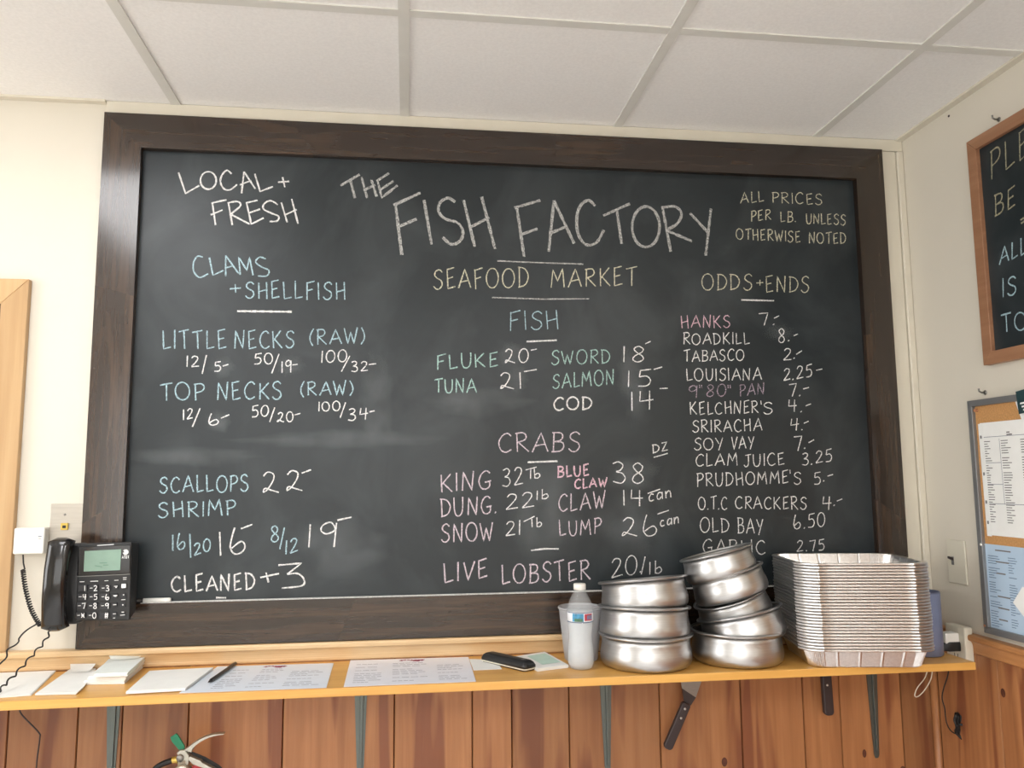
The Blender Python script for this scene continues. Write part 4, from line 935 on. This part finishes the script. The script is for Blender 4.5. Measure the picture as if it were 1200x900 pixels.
# ------------------------------------------------------------------ fire extinguisher
EY = -0.11
e0 = P(214, 897, 'y', EY); fe = thing('fire_extinguisher', 'fire extinguisher with silver lever and green pull tag below the shelf', 'fire extinguisher', (e0.x, EY, e0.z - .45)); o = fe.location
ez = e0.z - .012
m = MB(o); m.lathe([(0, o.z), (.05, o.z), (.054, o.z + .006), (.054, ez - .07), (.050, ez - .045), (.036, ez - .022), (.02, ez - .012), (.016, ez - .004), (0, ez - .004)], 40, (e0.x, EY, 0)); m.build('cylinder', M['red'], fe)
E3 = lambda X, Y, y=EY: P(170 + X / 10.9, 840 + Y / 10.9, 'y', y)
m = MB(o); m.lathe([(.018, 0), (.018, .012), (.013, .014), (.013, .03), (0, .03)], 24, (e0.x + .002, EY, ez - .004)); m.build('neck_ring', M['cast'], fe)
m = MB(o); m.prism([E3(*p, EY - .011) for p in ((430, 655), (425, 520), (402, 462), (455, 425), (515, 435), (560, 500), (560, 560), (540, 655))], (0, .022, 0)); vb = m.build('valve_body', M['cast'], fe, bevel=.002)
m = MB(o); m.lathe([(0, -.002), (.0085, -.002), (.0085, .001), (0, .001)], 20, (E3(465, 505).x, EY - .0115, E3(465, 505).z), 'y')
m.build('pivot_pin', M['steel'], fe)
g_ = E3(500, 672); m = MB(o); m.lathe([(0, -.024), (.014, -.024), (.0165, -.022), (.0165, -.012), (.008, -.011), (.008, 0), (0, 0)], 28, (g_.x, EY, g_.z), 'y'); ga = m.build('gauge', M['cast'], fe)
m = MB(o); m.lathe([(0, -.0008), (.0125, -.0008), (.013, 0)], 28, (g_.x, EY - .0243, g_.z), 'y'); m.build('gauge_face', M['print'], ga)
up_ = spline([E3(*p) for p in ((505, 412), (560, 380), (640, 318), (760, 250), (880, 215), (1018, 204))], 5); dn = spline([E3(*p) for p in ((605, 440), (625, 385), (700, 320), (800, 265), (900, 232), (1015, 214))], 5)
m = MB(o); m.smooth = False
m.prism([p + Vector((0, -.009, 0)) for p in up_ + dn[::-1]], (0, .018, 0)); m.build('upper_lever', M['cast'], fe, bevel=.0012)
lo = [E3(*p) for p in ((555, 520), (590, 490), (720, 545), (740, 570), (900, 655), (960, 700), (900, 720), (760, 640), (620, 590))]
m = MB(o); m.prism([p + Vector((0, -.010, 0)) for p in lo], (0, .020, 0)); m.build('carry_handle', M['cast'], fe, bevel=.0012)
st_ = [E3(*p) for p in ((540, 440), (700, 500), (820, 560), (950, 640), (1010, 720))]
m = MB(o)
m.ribbon([p + Vector((0, 0, 0)) for p in spline(st_, 5)], .006, (0, -1, 0)); m.prism([E3(*p, EY + .004) for p in ((600, 470), (760, 530), (940, 640), (1010, 720), (960, 715), (800, 600), (640, 530))], (0, .010, 0)); m.build('lever_strap', M['blackr'], fe)
m = MB(o); m.prism([E3(*p, EY - .003) for p in ((320, 265), (395, 215), (430, 255), (505, 380), (500, 415), (430, 425), (340, 320))], (0, .006, 0)); m.build('pull_tag', M['tag'], fe, bevel=.001)
hs = spline([E3(*p) for p in ((440, 555), (380, 550), (280, 580), (180, 625), (110, 690), (70, 800), (60, 1000))] + [Vector((e0.x - .075, EY, ez - .2)), Vector((e0.x - .07, EY, ez - .34))], 6)
m = MB(o); m.tube(hs, .0065, 12); m.build('hose', M['blackr'], fe)
m = MB(o); m.tube(hs[2:9], .0078, 12); tag(m.build('hose_fitting', M['brass'], fe), 'brass coloured hose end')
m = MB(o); m.prism([E3(*p, EY - .006) for p in ((600, 640), (640, 610), (720, 650), (720, 720), (600, 720))], (0, .012, 0)); tag(m.build('trigger_block', M['red'], fe), 'red block under the handle')
m = MB(o); m.box((e0.x - .02, EY + .0535, ez - .25), (e0.x + .02, -.0125, ez - .05)); m.build('wall_bracket', M['steel'], fe)

# ------------------------------------------------------------------ right wall: small chalkboard
def side_board(name, label, cat, tl, bl, yend, fw_, th, fmat, smat, sname):
    a, b = P(*tl, 'x', RX - th), P(*bl, 'x', RX - th); y0 = (a.y + b.y) / 2; zt, zb = a.z, b.z
    t = thing(name, label, cat, (RX, (y0 + yend) / 2, zb)); o = t.location
    m = MB(o); m.box((RX - th * .45, yend + fw_ * .6, zb + fw_ * .6), (RX - .0005, y0 - fw_ * .6, zt - fw_ * .6)); m.build(sname, smat, t)
    for nm, poly in (('frame_rail', [(y0, zt), (yend, zt), (yend + fw_, zt - fw_), (y0 - fw_, zt - fw_)]), ('frame_rail', [(y0, zb), (y0 - fw_, zb + fw_), (yend + fw_, zb + fw_), (yend, zb)]),
                     ('frame_stile', [(y0, zt), (y0 - fw_, zt - fw_), (y0 - fw_, zb + fw_), (y0, zb)]), ('frame_stile', [(yend, zt), (yend, zb), (yend + fw_, zb + fw_), (yend + fw_, zt - fw_)])):
        m = MB(o); m.t = .9; m.prism([(RX - .0006, y, z) for y, z in poly], (-th + .0006, 0, 0)); m.build(nm, fmat, t, bevel=.0012)
    return t, y0, zt, zb
t, y0, zt, zb = side_board('notice_chalkboard', 'smaller chalkboard in a brown wood frame, high on the side wall', 'chalkboard', (1130.6, 168), (1154, 428), -1.15, .032, .02, M['oak_y'], M['slate'], 'slate')
rs_ = lambda x, y: P(x, y, 'x', RX - .0092)
NR = (-1, 0, 0); KW[0] = 0.66
for lab, col, items in (('chalk letters PLE', 'q', [('PLE', 1160.5, 211, 1205, 183, 34)]), ('chalk letters BE', 'q', [('BE', 1166, 253, 1190, 241, 24)]),
                        ('chalk stroke below BE', 'q', [[(1196, 258), (1202, 254)], [(1197, 262), (1203, 257)]]), ('blue chalk letters ALL', 'b', [('ALL', 1171.5, 310, 1203, 297, 19)]), ('blue chalk letters IS', 'b', [('IS', 1174.5, 349, 1191, 345, 21)]), ('blue chalk letters TO', 'b', [('TO', 1174, 389, 1203, 387, 21)])):
    m = MB(t.location)
    for it in items:
        if isinstance(it[0], str): write(m, rs_, *it, .0055, NR)
        else: lay(m, rs_, it, .0055, NR)
    tag(m.build('chalk_writing', CH[col], t), lab)
def screw_hook(px, py, label):
    p = P(px, py, 'x', RX); h = thing('wall_hook', label, 'hook', p); m = MB()
    m.tube([(0, 0, 0), (-.012, 0, 0), (-.018, 0, .003), (-.019, 0, .010)], .0022, 8); m.build('shank', M['steel'], h)
    m = MB(); m.lathe([(0, -.0006), (.006, -.0006), (.006, -.002), (0, -.002)], 14, (0, 0, 0), 'x'); m.build('backplate', M['steel'], h)
screw_hook(1171, 140, 'small metal hook above the side wall chalkboard')
screw_hook(1155, 460, 'small metal hook above the cork board')
# cork notice board
t, y0, zt, zb = side_board('cork_board', 'cork notice board in a grey metal frame on the side wall', 'notice board', (1134, 470), (1152, 741), -0.95, .016, .018, M['greyfr'], M['cork'], 'cork')
def paper_on(name, label, cat, px, d, mat):
    """corners read off the wall; the sheet is squared up on the board"""
    q = [P(a, b, 'x', RX - d) for a, b in px]; tpp = thing(name, label, cat, q[0]); m = MB(q[0]); m.prism(q, (.0008, 0, 0)); m.build('sheet', mat, tpp); return tpp, q
XC = .0092
def text_rows(t, q, cols, v0, v1, n, mat, d, w=.0028, seed=1, name='text_column'):
    m = MB(t.location); r = random.Random(seed); at = lambda u, v: q[0].lerp(q[1], u).lerp(q[3].lerp(q[2], u), v) + Vector((-d, 0, 0))
    for u0, u1 in cols:
        m = MB(t.location)
        for k in range(n):
            v = v0 + (v1 - v0) * k / n
            if r.random() < .88: m.ribbon([at(u0, v), at(u0 + (u1 - u0) * r.uniform(.45, 1), v)], w, NR)
        m.build(name, mat, t)
    return at
def ext(p, q_, y):                                   # carries an edge on to depth y
    s = (y - p.y) / (q_.y - p.y); return p + (q_ - p) * s
def sheet_on(name, label, cat, tl, bl, width, d, mat):
    a = P(*tl, 'x', RX - d); b = P(*bl, 'x', RX - d)
    q = [a, a + Vector((0, -width, 0)), b + Vector((0, -width, 0)), b]
    t = thing(name, label, cat, a); m = MB(a); m.prism(q, (.0007, 0, 0)); m.build('sheet', mat, t); return t, q
pp, q = sheet_on('price_list', 'white printed price list in a plastic sleeve pinned on the cork board', 'price list', (1148, 496), (1159, 627), .216, XC, M['paper'])
text_rows(pp, q, [(.03, .16), (.32, .47), (.62, .78)], .17, .9, 34, M['inkd'], .0004, .002)
at = text_rows(pp, q, [(.10, .24), (.42, .52)], .10, .14, 2, M['inkd'], .0004, .003, 2, 'printed_heading')
m = MB(pp.location)
for a_, b_ in (((.0, .13), (1, .13)), ((.3, .15), (.3, .72)), ((.0, .36), (.3, .36)), ((.0, .55), (.3, .55)), ((.0, .72), (.6, .72))): m.ribbon([at(*a_), at(*b_)], .0012, NR, .0001)
m.build('ruled_lines', M['ink'], pp)
m = MB(pp.location); a_, b_ = P(1146, 497, 'x', RX - XC - .0012), P(1157, 628, 'x', RX - XC - .0012)
m.prism([a_, a_ + Vector((0, -.016, 0)), b_ + Vector((0, -.016, 0)), b_], (.0006, 0, 0)); m.build('sleeve_strip', M['paper'], pp)
m = MB(pp.location)
for f_ in (.12, .45, .7, .88):
    c = a_.lerp(b_, f_) + Vector((-.0003, -.007, 0)); m.ribbon([c + Vector((0, 0, .004)), c - Vector((0, 0, .004))], .006, NR)
m.build('sleeve_holes', M['greyfr'], pp)
bp, q = sheet_on('blue_price_sheet', 'light blue printed sheet pinned at the bottom of the cork board', 'price sheet', (1154, 637), (1160, 741.5), .30, XC, M['blue_paper'])
text_rows(bp, q, [(.03, .17), (.26, .36), (.52, .62), (.75, .9)], .13, .93, 30, M['inkb'], .0004, .0019, 5)
text_rows(bp, q, [(.12, .3)], .06, .95, 7, M['inkd'], .0005, .0032, 8, 'printed_heading')
ws = [P(a, b, 'x', RX - XC - .003) for a, b in ((1187, 706), (1200, 686))]
sl, q = None, None
cpt = P(1187, 706, 'x', RX - XC - .002); tpp = thing('paper_slip', 'tilted cream paper slip overlapping the blue sheet', 'paper', cpt); m = MB(cpt)
m.prism([cpt, cpt + Vector((0, -.035, .042)), cpt + Vector((0, -.095, .03)), cpt + Vector((0, -.085, -.04)), cpt + Vector((0, -.04, -.036))], (.0007, 0, 0)); m.build('sheet', M['paper'], tpp)
cpt = P(1190, 459, 'x', RX - .021); tpp = thing('business_card', 'dark teal card with white marks at the top of the cork board', 'card', cpt); m = MB(cpt)
q = [cpt + Vector((0, .0, .0)), cpt + Vector((0, -.09, .01)), cpt + Vector((0, -.095, -.045)), cpt + Vector((0, -.005, -.055))]
m.prism(q, (.0007, 0, 0)); m.build('card', M['greendark'], tpp); m = MB(cpt)
for k in range(3): m.ribbon([cpt + Vector((-.0004, -.012 - .004 * k, -.03 - .008 * k)), cpt + Vector((-.0004, -.04, -.028 - .008 * k))], .004, NR)
m.build('white_marks', M['print'], tpp)
cpt = P(1188, 466, 'x', RX - XC - .0006); tpp = thing('paper_note', 'white paper corner tucked behind the dark teal card', 'paper', cpt); m = MB(cpt)
m.prism([cpt, cpt + Vector((0, -.07, .004)), cpt + Vector((0, -.07, -.06)), cpt + Vector((0, -.022, -.064))], (.0007, 0, 0)); m.build('sheet', M['paper'], tpp)
def pin(px, py, mat, label):
    c = P(px, py, 'x', RX - .009); p_ = thing('push_pin', label, 'push pin', c, group='push pins on the cork board'); m = MB()
    m.lathe([(0, -.010), (.003, -.0098), (.0042, -.008), (.003, -.006), (.0025, -.003), (.0045, -.0014), (.0045, -.0012), (0, -.0012)], 14, (0, 0, 0), 'x'); m.build('pin_head', mat, p_)
    m = MB(); m.tube([(-.0012, 0, 0), (.0, 0, 0)], .0008, 6); m.build('pin_point', M['steel'], p_)
pin(1145.5, 481, M['pinkpin'], 'tan push pin in the bare cork above the price list')
pin(1157.5, 733, M['pinkpin'], 'tan push pin beside the lower corner of the blue sheet')
pin(1153, 638, M['whitep'], 'white push pin at the upper corner of the blue sheet')
# light switch
a, b = P(1109, 631, 'x', RX - .006), P(1132.5, 687, 'x', RX - .006)
sw = thing('light_switch', 'cream wall plate with a small dark toggle above the blue tumbler', 'light switch', (RX, (a.y + b.y) / 2, (a.z + b.z) / 2)); o = sw.location; yc, zc_ = o.y, o.z
m = MB(o); m.box((RX - .006, yc - .037, zc_ - .0585), (RX - .0005, yc + .037, zc_ + .0585)); m.build('plate', M['cream'], sw, bevel=.0025, seg=3)
tc_ = P(1116.5, 657, 'x', RX - .006); m = MB(o); m.box((RX - .0066, tc_.y - .005, tc_.z - .011), (RX - .0061, tc_.y + .005, tc_.z + .011)); m.build('toggle_slot', M['greyfr'], sw)
m = MB(o); m.prism([(RX - .006, tc_.y - .004, tc_.z), (RX - .006, tc_.y - .004, tc_.z + .008), (RX - .018, tc_.y - .004, tc_.z + .012), (RX - .018, tc_.y - .004, tc_.z + .006)], (0, .008, 0)); m.build('toggle', M['handle'], sw)
nl = P(1112, 136, 'x', RX); m = MB(nl); m.lathe([(0, -.002), (.003, -.0015), (.0035, 0)], 12, nl, 'x'); q = tag(m.build('nail_head', M['handle']), 'tiny dark nail head near the ceiling on the side wall', 'nail'); q.location = nl
# outlet with a white plug and a black adapter
ou = thing('power_outlet', 'cream power outlet plate on the side wall past the shelf end', 'power outlet', (RX - .012, -.15, .985)); o = ou.location
oz = .985
m = MB(o); m.box((RX - .036, -.188, oz - .055), (RX - .0125, -.112, oz + .05)); m.build('plate', M['cream'], ou, bevel=.003)
m = MB(o)
for dz in (.012, -.026):
    for dy in (-.006, .006): m.box((RX - .0364, -.15 + dy - .001, oz + dz - .004), (RX - .0361, -.15 + dy + .001, oz + dz + .004))
m.build('sockets', M['groove'], ou)
wp = thing('plug_adapter', 'white plug in the upper socket of the outlet by the shelf end', 'plug', (RX - .0366, -.15, oz + .018)); o = wp.location
m = MB(o); m.box((RX - .076, -.168, oz + .004), (RX - .0367, -.136, oz + .033)); m.build('plug_body', M['whitep'], wp, bevel=.003)
m = MB(o); m.box((RX - .098, -.162, oz + .008), (RX - .0765, -.142, oz + .028)); m.build('plug_end', M['plate'], wp, bevel=.003)
bpq = thing('power_adapter', 'black power adapter in the lower socket below the white plug', 'power adapter', (RX - .0366, -.15, oz - .02)); o = bpq.location
m = MB(o); rg = []
for x, s in ((RX - .0367, 1), (RX - .066, 1), (RX - .082, .75), (RX - .092, .35)): rg.append([Vector((x, -.15 + p.x * s, oz - .0015 + p.y * s - (1 - s) * .004)) for p in rrect(.021, .0125, .005, 0, 4)])
m.smooth = True; m.loft(rg, True, True, True); m.build('adapter_body', M['blackm'], bpq)
m = MB(o); m.tube([(RX - .091, -.15, oz - .006), (RX - .104, -.152, oz - .004)], .003, 8); m.build('strain_relief', M['whitep'], bpq)
CY = -.11
def wire(name, label, pts, r, mat, y=CY):
    q = spline([P(a, b, 'y', y) for a, b in pts], 10); m = MB(q[0]); m.tube(q, r, 7); w_ = tag(m.build(name, mat), label, 'cord'); w_.location = q[0]
wire('thin_cord', 'thin dark cord curving from the shelf down to the bundled cord', [(1112, 772), (1111, 790), (1106, 806), (1104, 818), (1107, 830), (1109, 846), (1115, 857), (1126, 862)], .0016, M['blackr'])
wire('straight_cord', 'thin dark cord dropping straight into the bundled cord below the outlet', [(1122, 772), (1124, 790), (1125.5, 812), (1126, 834)], .0016, M['blackr'])
wire('white_string_loop', 'thin white cable loop hanging under the shelf below the blue tumbler', [(1088, 780), (1084, 794), (1075, 806), (1072, 815), (1076, 816), (1084, 808), (1091, 795), (1093, 780)], .0013, M['cream'], -.16)
bc = P(1127, 850, 'y', CY); bu = thing('cord_bundle', 'black cord tied in a bundle hanging below the outlet', 'cord', bc); m = MB(); rb = random.Random(8)
for k in range(7):
    u = rb.uniform(-.010, .010); pts = []
    for j in range(13):
        a = 2 * PI * j / 12; pts.append(Vector((u + .011 * math.sin(a) * (1 + .3 * math.cos(a)) + .012 * -math.cos(a) * .5, rb.uniform(-.006, .006) + .004 * math.sin(a * 2), .033 * math.cos(a) - .002)))
    m.tube(spline(pts, 4), .0027, 6)
m.build('loops', M['blackr'], bu)
m = MB(); m.tube([(.012 * math.cos(a) + .001, .012 * math.sin(a), .006 + .002 * math.cos(a)) for a in [2 * PI * k / 16 for k in range(17)]], .003, 6); m.build('tie', M['blackm'], bu)
